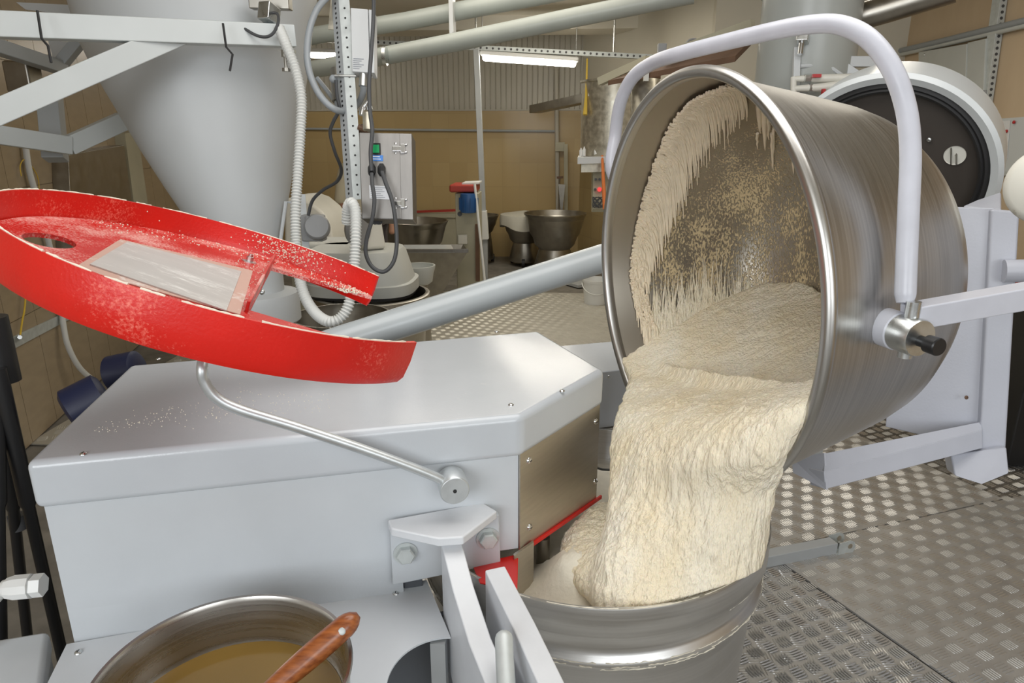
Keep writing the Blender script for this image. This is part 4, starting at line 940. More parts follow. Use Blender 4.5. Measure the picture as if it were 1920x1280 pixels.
def facebox(corners, d, depth, name, m, root, bev=0.003):
    P = [pd(x, y, d) for x, y in corners]; n = unit(np.cross(P[1] - P[0], P[3] - P[0])); n = n if n @ FV > 0 else -n
    return MB().prism(P, n * depth).build(name, m, root, 0, bev), n
ub = thing('sensor_box', 'white wall box with small print mounted high on the slotted post', 'box', tuple(pd(682, 136, 2.62)))
facebox([(657, 14), (690, 17), (693, 136), (660, 134)], 2.60, 0.06, 'case', 'panel_box', ub)
facebox([(691, 17), (701, 18), (702, 137), (694, 136)], 2.60, 0.06, 'cover', 'panel_box', ub)
pm = MB()
for k in range(6): pm.prism([pd(662 + (0 if k else 2), 109 + k * 3.6, 2.598), pd(682 - (k % 3) * 4, 110 + k * 3.6, 2.598), pd(682 - (k % 3) * 4, 111 + k * 3.6, 2.598), pd(662, 110 + k * 3.6, 2.598)], FV * 0.001)
pm.build('small_print', 'print_grey', ub, 0)
MB().cyl(pd(681, 136, 2.62), pd(680, 162, 2.62), 0.015, 16).build('cable_gland', 'zinc', ub)
tag(MB().tube(smooth_path([pd(640, -25, 2.60), pd(612, -4, 2.58), pd(592, 22, 2.56), pd(579, 62, 2.55), pd(576, 110, 2.55), pd(585, 150, 2.55), pd(604, 184, 2.56), pd(630, 206, 2.58), pd(655, 206, 2.68), pd(673, 192, 2.68), pd(681, 172, 2.64), pd(681, 160, 2.62)], 8), 0.0125, 12).build('flexible_hose', 'hose_grey', None), 'smooth grey hose looping beside the slotted post', 'hose')
tag(MB().tube(smooth_path([pd(594, 146, 2.75), pd(612, 168, 2.75), pd(628, 190, 2.74)], 6), 0.009, 10).build('branch_hose', 'hose_grey', None), 'thin grey hose branching behind the looped hose', 'hose')
# plumbing bits above the stainless box
vb = thing('valve', 'small chromed solenoid valve above the stainless control box', 'valve', tuple(pd(688, 246, 2.6)))
MB().tube(smooth_path([pd(678, 216, 2.62), pd(682, 200, 2.62), pd(690, 194, 2.62), pd(694, 206, 2.62)], 5), 0.012, 12).build('elbow', 'chrome', vb)
MB().cyl(pd(689, 212, 2.60), pd(690, 244, 2.60), 0.019, 12).build('coil', 'galvanised', vb)
MB().cyl(pd(672, 238, 2.62), pd(690, 244, 2.62), 0.012, 10).build('union', 'brown_board', vb)
# stainless control box
cbd = 2.50
ctl = thing('control_box', 'stainless control box with green switch and two plugged cords', 'control box', tuple(pd(725, 411, cbd)))
bo, cnn = facebox([(673, 248), (772, 250), (775, 412), (678, 410)], cbd, 0.10, 'case', 'steel_box', ctl)
dr, _ = facebox([(674, 250), (749, 251), (753, 410), (679, 408)], cbd - 0.003, 0.006, 'door', 'steel_box', ctl, 0.001)
facebox([(696, 268), (713, 268), (713.5, 289), (696.5, 289)], cbd - 0.010, 0.01, 'switch_frame', 'black_plastic', dr, 0.001)
facebox([(698.5, 271), (710.5, 271), (711, 286), (699, 286)], cbd - 0.015, 0.01, 'switch_rocker', 'switch_green', dr, 0.001)
facebox([(694, 290), (718, 291), (718, 302), (694.5, 301)], cbd - 0.0055, 0.002, 'blue_label', 'label_blue', dr, 0)
lb3 = MB()
for k, (a, b__) in enumerate(((699, 712), (697, 714))): lb3.prism([pd(a, 292.5 + 4.5 * k, cbd - 0.006), pd(b__, 293 + 4.5 * k, cbd - 0.006), pd(b__, 294.5 + 4.5 * k, cbd - 0.006), pd(a, 294 + 4.5 * k, cbd - 0.006)], FV * 0.0004)
lb3.build('label_print', 'label_white', dr, 0)
for x in (697, 715):
    oc = [(x + 8.5 * math.cos(t) * 0.95, 318 + 13 * math.sin(t)) for t in np.linspace(math.pi / 8, 2 * math.pi + math.pi / 8, 8, endpoint=False)]
    facebox(oc, cbd - 0.010, 0.012, 'socket', 'black_plastic', dr, 0.001)
    MB().cyl(pd(x, 316, cbd - 0.012), pd(x + (1 if x > 700 else 0), 326, cbd - 0.030), 0.012, 10).build('plug', 'black_rubber', dr)
facebox([(692, 347), (729, 349), (730, 374), (693, 372)], cbd - 0.0055, 0.002, 'rating_label', 'label_white', dr, 0)
lb3 = MB()
for k in range(6): lb3.prism([pd(695 + (4 if k == 0 else 0), 351 + k * 3.6, cbd - 0.006), pd(724 - (k * 7) % 11, 351.6 + k * 3.6, cbd - 0.006), pd(724 - (k * 7) % 11, 352.6 + k * 3.6, cbd - 0.006), pd(695, 352 + k * 3.6, cbd - 0.006)], FV * 0.0004)
lb3.build('label_print', 'print_grey', dr, 0)
for y in (278, 381):
    lt = MB().prism([pd(735, y - 5, cbd - 0.012), pd(752, y - 5, cbd - 0.012), pd(752, y + 5, cbd - 0.012), pd(735, y + 5, cbd - 0.012)], FV * 0.012).build('latch', 'chrome', ctl, 0, 0.002)
    MB().prism([pd(750, y - 9, cbd - 0.008), pd(759, y - 9, cbd - 0.008), pd(759, y + 9, cbd - 0.008), pd(750, y + 9, cbd - 0.008)], FV * 0.006).build('catch', 'chrome', lt, 0, 0.002)
    for x_, y_ in ((742, y - 9), (742, y + 9), (761, y - 7), (761, y + 7)): MB().dome(pd(x_, y_, cbd - 0.002), -FV, 0.005, 0.003, 10).build('rivet', 'chrome', lt)
tag(MB().tube(smooth_path([pd(701, -20, 2.52), pd(700, 40, 2.50), pd(696, 100, 2.49), pd(692, 160, 2.48), pd(694, 210, 2.47), pd(698, 245, 2.45), pd(695, 285, 2.45), pd(697, 320, 2.46)], 8), 0.0075, 10).build('supply_cord', 'cord_grey', None), 'black cord dropping past the stainless control box to its left socket', 'cord')
tag(MB().tube(smooth_path([pd(716, 322, 2.46), pd(724, 345, 2.45), pd(735, 375, 2.45), pd(741, 410, 2.45), pd(744, 455, 2.45), pd(738, 490, 2.45), pd(720, 509, 2.45), pd(698, 500, 2.45), pd(686, 475, 2.45), pd(688, 445, 2.45), pd(698, 410, 2.45), pd(702, 375, 2.45), pd(698, 345, 2.45), pd(697, 325, 2.46)], 8), 0.0075, 10).build('loop_cord', 'cord_grey', None), 'black cord hanging in a long loop below the stainless control box', 'cord')
cw = [pd(702 + 7 * math.cos(k * 0.5) + k * 0.12, 415 + 5 * math.sin(k * 0.55), 2.55) for k in range(70)]
tag(MB().tube(cw, 0.0025, 6).build('coiled_wire', 'cord_grey', None), 'tangled thin wire under the stainless control box', 'wire')
tag(MB().tube(smooth_path([pd(630, 150, 2.60), pd(632, 180, 2.62), pd(636, 205, 2.64), pd(625, 228, 2.66), pd(619, 250, 2.68), pd(628, 285, 2.72), pd(640, 318, 2.78), pd(632, 340, 2.82), pd(606, 356, 2.86), pd(586, 376, 2.9), pd(578, 404, 2.92)], 8), 0.007, 8).build('motor_cord', 'cord_grey', None), 'dark cord curving down to the grey vibrator motor', 'cord')
vm = thing('vibrator_motor', 'small grey round vibrator motor beside the hopper', 'motor', tuple(pd(592, 452, 2.95)))
MB().lathe([(0.052, 0.0), (0.055, 0.01), (0.055, 0.05), (0.048, 0.06), (0.001, 0.062)], pd(596, 428, 3.0), unit(-FV + RV * 0.2), 28).build('housing', 'motor_grey', vm, 35)
MB().box(pd(588, 427, 3.03), (0.10, 0.06, 0.115)).build('mount', 'motor_grey', vm, 0, 0.008)
MB().cyl(pd(578, 405, 2.95), pd(578, 418, 2.95), 0.014, 12).build('cable_gland', 'motor_grey', vm)
MB().bar(pd(566, 365, 3.05), pd(574, 470, 3.05), 0.03, 0.02).build('bracket', 'paint_hopper', vm, 0)
br_ = thing('hopper_bracket', 'thin grey rectangular bracket on the right side of the hopper', 'bracket', tuple(pd(530, 450, 2.9)))
MB().tube([pd(526, 450, 2.95), pd(536, 378, 2.95), pd(548, 380, 2.95), pd(548, 388, 2.95)], 0.008, 8).build('bracket', 'paint_hopper', br_)

# ================================================================== THICK GREY TUBE
tt = thing('support_tube', 'thick glossy grey steel tube slanting up to the right behind the red guard', 'tube', tuple(pd(640, 650, 2.25)))
MB().tube([pd(560, 668, 2.20), pd(640, 640, 2.25), pd(1130, 484, 2.55), pd(1240, 448, 2.62)], 0.053, 32).build('tube', 'paint_tube', tt)

# ================================================================== MACHINES IN THE MIDDLE OF THE HALL
def fbowl(name, label, x, y, hw, d, group, m='steel_dark', taper=0.64, base=True, cat='bowl'):
    c = pd(x, y, d); R = sz(hw, d); t = thing(name, label, cat, (c[0], c[1], 0.0), group)
    h = c[2]; z0 = 0.12 if base else 0.0
    if h < 0.3: z0 = 0.02
    depth = min(h - z0, R * 1.15); zb = h - depth
    pf = [(0.001, zb), (R * taper * 0.75, zb), (R * taper, zb + depth * 0.14), (R * (taper + 0.97) / 2, zb + depth * 0.6), (R * 0.965, h - 0.03), (R, h - 0.012), (R, h), (R - 0.012, h), (R * 0.95, h - 0.03), (R * 0.80, zb + depth * 0.45), (R * taper * 0.9, zb + depth * 0.17), (R * taper * 0.7, zb + 0.02), (0.001, zb + 0.02)]
    MB().lathe(pf, V((c[0], c[1], 0)), (0, 0, 1), 56).build('bowl_shell', m, t, 45)
    if zb > 0.05:
        MB().lathe([(0.001, 0.05), (R * 0.62, 0.05), (R * 0.66, 0.10), (R * 0.5, zb + 0.01), (0.001, zb + 0.01)], V((c[0], c[1], 0)), (0, 0, 1), 30).build('trolley_base', 'steel_dark', t, 40)
        for k in range(3):
            a = k * 2.09 + 0.5; q = V((c[0] + R * 0.66 * math.cos(a), c[1] + R * 0.66 * math.sin(a), 0.055)); MB().cyl(q - V((0.02, 0, 0)), q + V((0.02, 0, 0)), 0.055, 18).build('castor', 'black_rubber', t)
    return t
fbowl('dough_bowl', 'stainless dough bowl on castors in the back corner, nearest the tipped bowl', 1041, 399, 59, 8.6, 'dough bowls at the back')
b2 = fbowl('dough_bowl', 'stainless dough bowl under a pale cloth behind its neighbour at the back', 984, 404, 44, 9.15, 'dough bowls at the back')
def cloth(x, y, hw, d, label, drop):
    c = pd(x, y, d); R = sz(hw, d) + 0.012; n = 56
    rg = [[V((c[0] + R * s_ * math.cos(a), c[1] + R * s_ * math.sin(a), c[2] + 0.02 + 0.05 * (1 - s_) - (0 if s_ < 1.0 else 0))) for a in np.linspace(0, 2 * np.pi, n, endpoint=False)] for s_ in (0.02, 0.4, 0.8, 1.0)]
    rg.append([V((c[0] + R * 1.04 * math.cos(a), c[1] + R * 1.04 * math.sin(a), c[2] - 0.04)) for a in np.linspace(0, 2 * np.pi, n, endpoint=False)])
    rg.append([V((c[0] + R * (1.03 + 0.03 * math.sin(a * 9)) * math.cos(a), c[1] + R * (1.03 + 0.03 * math.sin(a * 9)) * math.sin(a), c[2] - drop * (1 + 0.25 * math.sin(a * 3)))) for a in np.linspace(0, 2 * np.pi, n, endpoint=False)])
    return tag(MB().loft(rg, True, False).build('cover_cloth', 'cloth_sack', None, 60), label, 'cloth')
cloth(984, 404, 44, 9.15, 'pale cloth covering the rear dough bowl in the corner', 0.14)
fbowl('dough_bowl', 'steel dough bowl half hidden behind the slim post', 905, 402, 30, 9.3, 'dough bowls at the back')
fbowl('dough_bowl', 'wide dark steel dough bowl behind the stainless control box', 777, 413, 63, 7.4, 'dough bowls at the back')
wc = thing('work_counter', 'low cream counter along the back wall behind the dark dough bowl', 'counter', tuple(py(800, 470, 9.5) * V((1, 1, 0))))
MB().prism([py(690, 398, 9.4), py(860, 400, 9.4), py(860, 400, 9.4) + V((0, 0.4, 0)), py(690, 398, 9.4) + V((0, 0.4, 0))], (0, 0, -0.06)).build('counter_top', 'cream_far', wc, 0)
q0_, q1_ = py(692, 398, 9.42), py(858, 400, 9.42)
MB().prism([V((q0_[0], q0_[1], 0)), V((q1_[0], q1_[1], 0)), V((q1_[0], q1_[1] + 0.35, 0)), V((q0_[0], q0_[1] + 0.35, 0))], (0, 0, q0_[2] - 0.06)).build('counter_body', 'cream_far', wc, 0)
tag(MB().bar(py(770, 397, 9.40), py(856, 394, 9.40), 0.03, 0.03).build('red_strip', 'red_far', None, 0), 'thin dark red strip along the low counter', 'strip')
# red and blue machine
rm_ = thing('dough_divider', 'cream column machine with red head and blue motor', 'machine', tuple(py(878, 528, 7.0) * V((1, 1, 0))))
a_, b2_ = py(853, 362, 7.0), py(897, 362, 7.0)
MB().prism([V((a_[0], 7.0, 0.0)), V((b2_[0], 7.0, 0.0)), V((b2_[0], 7.32, 0.0)), V((a_[0], 7.32, 0.0))], (0, 0, a_[2])).build('column', 'cream_far', rm_, 0, 0.01)
MB().prism([py(842, 361, 6.95), py(893, 361, 6.95), py(893, 346, 6.95), py(842, 346, 6.95)], (0, 0.36, 0)).build('red_head', 'red_far', rm_, 0, 0.02)
MB().prism([py(866, 346, 6.98), py(898, 345, 6.98), py(898, 342, 6.98), py(866, 343, 6.98)], (0, 0.3, 0)).build('head_lid', 'plastic_white', rm_, 0)
mc = py(879, 398, 6.92); MB().lathe([(0.08, 0.0), (0.088, 0.02), (0.088, 0.15), (0.08, 0.185)], mc, (0, 0, 1), 20, True, True).build('motor', 'motor_blue_bright', rm_, 30)
for k in range(10):
    a = k * 0.63; MB().box(mc + V((0.088 * math.cos(a), 0.088 * math.sin(a), 0.085)), (0.02, 0.006, 0.12), (V((math.cos(a), math.sin(a), 0)), V((-math.sin(a), math.cos(a), 0)), _Z)).build('fin', 'motor_blue_bright', rm_, 0)
MB().cyl(py(862, 401, 6.99), py(862, 401, 7.005), 0.024, 14).build('port', 'black_plastic', rm_)
MB().box(py(868, 448, 6.97), (0.09, 0.05, 0.09)).build('bracket', 'cream_plastic', rm_, 0)
MB().bar(py(895, 420, 6.98), py(896, 526, 6.98), 0.05, 0.04).build('wooden_strip', 'brown_board', rm_, 0)
tag(MB().tube([py(890, 345, 6.9), py(909, 528, 6.8)], 0.013, 8).build('white_rod', 'plastic_white', None), 'thin white rod leaning against the red and blue machine', 'rod')
# stainless trough
tr = thing('steel_trough', 'stainless hopper shaped trough in front of the cream column machine', 'trough', tuple(py(800, 560, 6.4) * V((1, 1, 0))))
Tt = [py(752, 470, 6.2), py(878, 470, 6.2), py(868, 458, 6.8), py(758, 458, 6.8)]
Bt = [V((py(790, 560, 6.3)[0] - 0.1, 6.3, 0.16)), V((py(790, 560, 6.3)[0] + 0.14, 6.3, 0.16)), V((py(790, 560, 6.3)[0] + 0.14, 6.65, 0.16)), V((py(790, 560, 6.3)[0] - 0.1, 6.65, 0.16))]
MB().loft([Bt, Tt], True, False).build('trough_shell', 'steel_dark', tr, 0)
MB().bar(Tt[0], Tt[1], 0.03, 0.03).build('front_rim', 'steel_box', tr, 0)
MB().prism([p - V((0, 0, 0.02)) for p in (Tt[0], Tt[0] + (Tt[1] - Tt[0]) * 0.8, Tt[3] + (Tt[2] - Tt[3]) * 0.8, Tt[3])], (0, 0, 0.015)).build('tray', 'board_white', tr, 0)
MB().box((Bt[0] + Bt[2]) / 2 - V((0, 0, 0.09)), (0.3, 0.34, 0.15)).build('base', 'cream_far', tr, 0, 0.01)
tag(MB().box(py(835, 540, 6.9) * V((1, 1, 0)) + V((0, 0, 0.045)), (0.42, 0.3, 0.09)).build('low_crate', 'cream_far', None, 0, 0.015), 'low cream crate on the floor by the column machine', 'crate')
fbowl('plastic_bin', 'pale translucent bin beside the mixer with the grey cover', 785, 497, 31, 5.1, None, 'cover_grey', 0.8, False, 'bin')
# mixer with grey cover
gm = thing('spiral_mixer', 'mixer with a smooth grey cover over a dark steel bowl', 'mixer', tuple(pd(690, 700, 4.6) * V((1, 1, 0))))
gd = 4.6
bw = pd(697, 548, gd); R = sz(108, gd)
MB().lathe([(0.001, 0.03), (R * 0.75, 0.03), (R * 0.86, 0.10), (R * 0.93, bw[2] - 0.10), (R, bw[2] - 0.085), (R, bw[2] - 0.005), (R - 0.01, bw[2]), (R * 0.93, bw[2]), (R * 0.9, bw[2] - 0.05), (R * 0.8, 0.12), (0.001, 0.08)], V((bw[0], bw[1], 0)), (0, 0, 1), 56).build('bowl_shell', 'steel_dark', gm, 40)
zc0 = bw[2] + 0.015
def oval(cx, cy, rx, ry, z, n=44, pw=0.62):
    out = []
    for a in np.linspace(0, 2 * np.pi, n, endpoint=False):
        ca, sa = math.cos(a), math.sin(a); out.append(V((cx + rx * math.copysign(abs(ca) ** pw, ca), cy + ry * math.copysign(abs(sa) ** pw, sa), z)))
    return out
cx_, cy_ = bw[0] - 0.06, bw[1] + 0.04; hh = sz(78, gd)
MB().loft([oval(cx_, cy_, R * 0.92, R * 0.78, zc0), oval(cx_, cy_, R * 0.92, R * 0.78, zc0 + hh * 0.25), oval(cx_ - 0.01, cy_, R * 0.885, R * 0.74, zc0 + hh * 0.27), oval(cx_ - 0.03, cy_, R * 0.80, R * 0.66, zc0 + hh * 0.92), oval(cx_ - 0.03, cy_, R * 0.76, R * 0.62, zc0 + hh)]).build('cover', 'cover_grey', gm, 35)
MB().loft([oval(cx_, cy_, R * 0.90, R * 0.76, zc0 - 0.02), oval(cx_, cy_, R * 0.90, R * 0.76, zc0)]).build('seal', 'black_rubber', gm)
MB().box(V((bw[0] - R * 0.9, bw[1] + 0.35, (zc0 + hh) / 2)), (0.35, 0.4, zc0 + hh)).build('column', 'cover_grey', gm, 0, 0.03)
ow = pd(671, 430, 4.3)
MB().lathe([(0.001, -0.02), (0.10, -0.02), (0.11, 0.0), (0.10, 0.02), (0.001, 0.02)], ow, unit((0.88, -0.45, 0)), 32).build('hand_wheel', 'motor_grey', gm, 40)
MB().bar(pd(690, 412, 4.5), pd(700, 470, 4.5), 0.14, 0.14).build('neck', 'cream_plastic', gm, 0, 0.02)
fbowl('dough_bowl', 'empty steel dough bowl right behind the red guard and grey tube', 640, 590, 92, 3.55, None, 'steel_dark', 0.85, False)
wt = thing('floor_castor', 'grey castor wheel on the floor below the thick tube', 'castor', tuple(pz(797, 620, 0.0)))
q = pz(790, 622, 0.0) + V((0, 0, 0.05)); MB().cyl(q - V((0.06, 0.03, 0)), q + V((0.0, 0.0, 0)), 0.05, 20).build('wheel', 'motor_grey', wt)
MB().box(q + V((-0.03, 0, 0.05)), (0.07, 0.07, 0.05)).build('fork', 'steel_dark', wt, 0)
# cream mixer body behind the vibrator motor
cm = thing('cream_mixer', 'rounded cream machine body partly hidden by the hopper hose', 'machine', tuple(pd(590, 520, 5.6) * V((1, 1, 0))))
pp = [(532, 372), (560, 370), (582, 378), (604, 396), (618, 420), (626, 455), (628, 520), (532, 520)]
MB().prism([pd(x, y, 5.4) for x, y in pp], (0, 0.5, 0)).build('shell', 'cream_plastic', cm, 40, 0.03, 3)
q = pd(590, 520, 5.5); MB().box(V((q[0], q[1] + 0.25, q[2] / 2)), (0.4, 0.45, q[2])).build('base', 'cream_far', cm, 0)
# white bucket and long tray on the floor by the tipped bowl
bk = thing('bucket', 'small white plastic bucket with a handle on the floor behind the tipped bowl', 'bucket', tuple(pz(1116, 570, 0.0)))
q = pz(1116, 568, 0.0); hB = 0.26; MB().lathe([(0.001, 0.003), (0.115, 0.003), (0.137, hB - 0.03), (0.145, hB - 0.028), (0.147, hB), (0.138, hB), (0.11, 0.012), (0.001, 0.012)], q, (0, 0, 1), 40).build('pail', 'plastic_white', bk, 45)
MB().tube([q + V((0.148 * math.cos(a), -0.148 * math.sin(a) * 0.9 - 0.01, hB - 0.03 - 0.11 * math.sin(a))) for a in np.linspace(0.1, 3.04, 16)], 0.005, 8).build('bail', 'hose_white', bk)
tag(MB().bar(pz(1060, 524, 0.02), pz(1100, 535, 0.02), 0.25, 0.03).build('floor_duct', 'paint_frame_far', None, 0), 'flat grey duct strip on the floor beside the white bucket', 'duct')

# person behind the slotted post
pcx = pd(683, 300, 6.3); px0, py0 = pcx[0], pcx[1]
hand = pd(633, 430, 6.2)
def skinned(name, verts, edges, radii, m, parent):
    c = V(verts[0]); me = bpy.data.meshes.new(name); me.from_pydata([tuple(V(v) - c) for v in verts], edges, [])
    o = bpy.data.objects.new(name, me); col.objects.link(o); o.parent = parent; o.location = c - (WLOC[parent.name] if parent else 0); WLOC[o.name] = c
    md = o.modifiers.new('skin', 'SKIN'); md.use_smooth_shade = True
    for i, r in enumerate(radii): me.skin_vertices[0].data[i].radius = r if hasattr(r, '__len__') else (r, r)
    me.skin_vertices[0].data[0].use_root = True
    sb = o.modifiers.new('sub', 'SUBSURF'); sb.levels = 2; sb.render_levels = 2
    me.materials.append(M[m]); return o
pe = thing('person', 'worker in a cream shirt mostly hidden behind the slotted post and control box', 'person', (float(px0), float(py0), 0.0))
P = lambda x, y, z: (px0 + x, py0 + y, z)
shx = -0.19
hx, hz = hand[0] - px0, hand[2]
bv = [P(0, 0, 0.95), P(0, 0, 1.12), P(0, 0, 1.30), P(0, 0, 1.42), P(0, -0.01, 1.50), P(0, -0.02, 1.56), P(0, -0.02, 1.66), P(0, -0.01, 1.73),
      P(shx, 0, 1.40), P(shx - 0.05, 0.01, 1.12), P(hx + 0.005, -0.08, hz + 0.07), P(hx, -0.09, hz), P(0.19, 0, 1.40), P(0.24, 0.01, 1.12), P(0.24, -0.06, 0.88), P(0.24, -0.08, 0.80),
      P(-0.09, 0, 0.90), P(-0.10, -0.01, 0.50), P(-0.10, 0.02, 0.09), P(-0.10, -0.12, 0.035), P(0.09, 0, 0.90), P(0.10, -0.01, 0.50), P(0.10, 0.02, 0.09), P(0.10, -0.12, 0.035)]
be = [(0, 1), (1, 2), (2, 3), (3, 4), (4, 5), (5, 6), (6, 7), (3, 8), (8, 9), (9, 10), (10, 11), (3, 12), (12, 13), (13, 14), (14, 15), (0, 16), (16, 17), (17, 18), (18, 19), (0, 20), (20, 21), (21, 22), (22, 23)]
brd = [(0.15, 0.11), (0.14, 0.10), (0.16, 0.11), (0.13, 0.09), 0.05, 0.06, 0.095, 0.06, 0.055, 0.042, 0.028, 0.034, 0.055, 0.042, 0.028, 0.034, 0.085, 0.06, 0.045, 0.035, 0.085, 0.06, 0.045, 0.035]
body_ = skinned('body', bv, be, brd, 'skin', pe)
fg = []
for k, (dx, ln) in enumerate(((-0.024, 0.07), (-0.008, 0.082), (0.008, 0.078), (0.022, 0.062))):
    skinned('finger', [P(hx + dx * 0.8, -0.095, hz - 0.01), P(hx + dx, -0.105, hz - 0.01 - ln * 0.55), P(hx + dx, -0.092, hz - 0.01 - ln)], [(0, 1), (1, 2)], [0.0095, 0.009, 0.007], 'skin', body_)
skinned('thumb', [P(hx + 0.02, -0.105, hz + 0.015), P(hx + 0.038, -0.115, hz - 0.02), P(hx + 0.036, -0.118, hz - 0.05)], [(0, 1), (1, 2)], [0.011, 0.010, 0.008], 'skin', body_)
sv = [P(0, 0, 0.90), P(0, 0, 1.12), P(0, 0, 1.30), P(0, 0, 1.43), P(shx - 0.005, 0, 1.40), P(shx - 0.052, 0.008, 1.13), P(shx - 0.064, 0.0, 1.06), P(0.195, 0, 1.40), P(0.245, 0.008, 1.10)]
skinned('shirt', sv, [(0, 1), (1, 2), (2, 3), (3, 4), (4, 5), (5, 6), (3, 7), (7, 8)], [(0.175, 0.13), (0.165, 0.12), (0.18, 0.125), (0.14, 0.10), 0.07, 0.068, 0.072, 0.07, 0.066], 'cloth_cream', body_)
skinned('trousers', [P(0, 0, 0.96), P(-0.09, 0, 0.86), P(-0.10, 0, 0.50), P(-0.10, 0.02, 0.10), P(0.09, 0, 0.86), P(0.10, 0, 0.50), P(0.10, 0.02, 0.10)], [(0, 1), (1, 2), (2, 3), (0, 4), (4, 5), (5, 6)], [(0.165, 0.125), 0.10, 0.078, 0.065, 0.10, 0.078, 0.065], 'cloth_dark', body_)
MB().ball(P(0, 0.0, 1.70), 0.105, 18, (0.95, 1.1, 0.85)).build('hair', 'hair', body_)
MB().ball(P(0, -0.125, 1.63), 0.016, 10, (0.8, 1.2, 1.3)).build('nose', 'skin', body_)
for s_ in (-1, 1):
    MB().ball(P(0.036 * s_, -0.105, 1.665), 0.011, 10).build('eye', 'black_plastic', body_); MB().ball(P(0.098 * s_, 0.0, 1.65), 0.022, 10, (0.4, 0.8, 1.3)).build('ear', 'skin', body_)
MB().ball(P(0, -0.112, 1.592), 0.018, 10, (1.4, 0.5, 0.4)).build('mouth', 'red_far', body_)

# ================================================================== GALVANISED TANK AND ITS PANEL
gt = thing('water_tank', 'mottled galvanised cylinder tank on a white shelf in the corner', 'tank', tuple(pd(1150, 300, 5.6)))
q = pd(1152, 292, 5.6); R = sz(64, 5.6); h = sz(132, 5.6)
MB().lathe([(0.001, 0), (R, 0), (R, h - 0.02), (R + 0.015, h - 0.015), (R + 0.015, h), (R - 0.01, h), (R - 0.01, 0.03), (0.001, 0.03)], q, (0, 0, 1), 64).build('shell', 'galvanised', gt, 40)
MB().tube(smooth_path([pd(1118, 290, 5.4), pd(1117, 272, 5.4), pd(1122, 269, 5.4), pd(1150, 269, 5.4)], 4), 0.018, 10).build('outlet_pipe', 'plastic_white', gt)
facebox([(1103, 167), (1112, 167), (1112, 180), (1103, 180)], 5.33, 0.004, 'sticker', 'label_white', gt, 0)
sv_ = thing('tank_shelf', 'white shelf board carrying the galvanised tank', 'shelf', tuple(pd(1120, 305, 5.4)))
MB().prism([pd(1083, 295, 5.3), pd(1180, 292, 5.3), pd(1180, 290, 6.0), pd(1085, 291, 6.0)], (0, 0, -0.05)).build('board', 'panel_box', sv_, 0)
MB().prism([pd(1090, 306, 5.4), pd(1180, 304, 5.4), pd(1180, 304, 6.0), pd(1095, 305, 6.0)], (0, 0, -0.07)).build('under_frame', 'galvanised', sv_, 0)
q = pd(1180, 330, 5.8); MB().bar(q, V((q[0], q[1], 0)), 0.06, 0.06).build('leg', 'paint_frame_far', sv_, 0)
for x, h_, who in ((1089, 10, 'left'), (1095, 12, 'right')):
    q = pd(x, 293, 5.32); MB().lathe([(0.014, 0), (0.014, 0.05), (0.006, 0.065), (0.006, 0.075)], q, (0, 0, 1), 14, True, True)
    tag(MB().lathe([(0.013, 0.0), (0.013, sz(h_, 5.3)), (0.005, sz(h_ + 3, 5.3)), (0.005, sz(h_ + 5, 5.3))], q + V((0, 0, 0.002)), (0, 0, 1), 14, True, True).build('bottle', 'plastic_white', None), 'small white bottle on the tank shelf, ' + who + ' of the pair', 'bottle', 'bottles on the tank shelf')
tag(MB().tube([pd(1101, 110, 5.35), pd(1099, 180, 5.35), pd(1097, 215, 5.35)], [0.006, 0.010, 0.018], 8).build('yellow_rod', 'yellow_plastic', None), 'yellow hanging rod in front of the galvanised tank', 'rod')
cpn = thing('switch_panel', 'grey switch panel with green and red lights under the tank shelf', 'control panel', tuple(pd(1125, 390, 5.5)))
facebox([(1112, 312), (1145, 312), (1145, 392), (1112, 392)], 5.5, 0.12, 'case', 'cream_far', cpn)
MB().cyl(pd(1110, 318, 5.48), pd(1110, 318, 5.42), 0.020, 14).build('green_button', 'switch_green', cpn)
MB().cyl(pd(1124, 355, 5.5), pd(1124, 355, 5.46), 0.018, 14).build('red_button', 'button_red', cpn)
for x, y in ((1117, 336), (1124, 336), (1131, 336), (1116, 355), (1131, 355)): MB().cyl(pd(x, y, 5.5), pd(x, y, 5.47), 0.010, 10).build('knob', 'black_plastic', cpn)
cw = [pd(1122 + 11 * math.cos(k * 0.6), 379 + 10 * math.sin(k * 0.83), 5.46) for k in range(60)]
MB().tube(cw, 0.004, 5).build('wiring', 'cord_grey', cpn)
MB().bar(pd(1135, 300, 5.55), pd(1135, 330, 5.55), 0.05, 0.05).build('hanger', 'steel_dark', cpn, 0)
tag(MB().tube([pd(1129, 292, 5.32), pd(1131, 330, 5.25), pd(1134, 392, 5.25)], [0.010, 0.013, 0.016], 10).build('orange_tube', 'orange_hose', None), 'short orange hose hanging below the tank shelf', 'hose')
dcb = thing('overhead_duct', 'dark duct stub jutting out beside the galvanised tank', 'duct', tuple(py(1040, 200, 8.5)))
MB().bar(py(1002, 205, 8.8), py(1120, 180, 7.6), 0.14, 0.09).build('duct', 'steel_dark', dcb, 0)
ic = thing('inner_container', 'tall cream steel cylinder just behind the rim of the tipped bowl', 'cylinder', tuple(pd(1215, 300, 4.6)))
MB().cyl(pd(1212, 330, 4.6), pd(1209, 148, 4.6), 0.10, 32).build('cylinder', 'galvanised', ic)
MB().lathe([(0.105, 0.0), (0.105, 0.02)], pd(1209, 148, 4.6), (0, 0, 1), 32, True, True).build('cap', 'brown_board', ic)
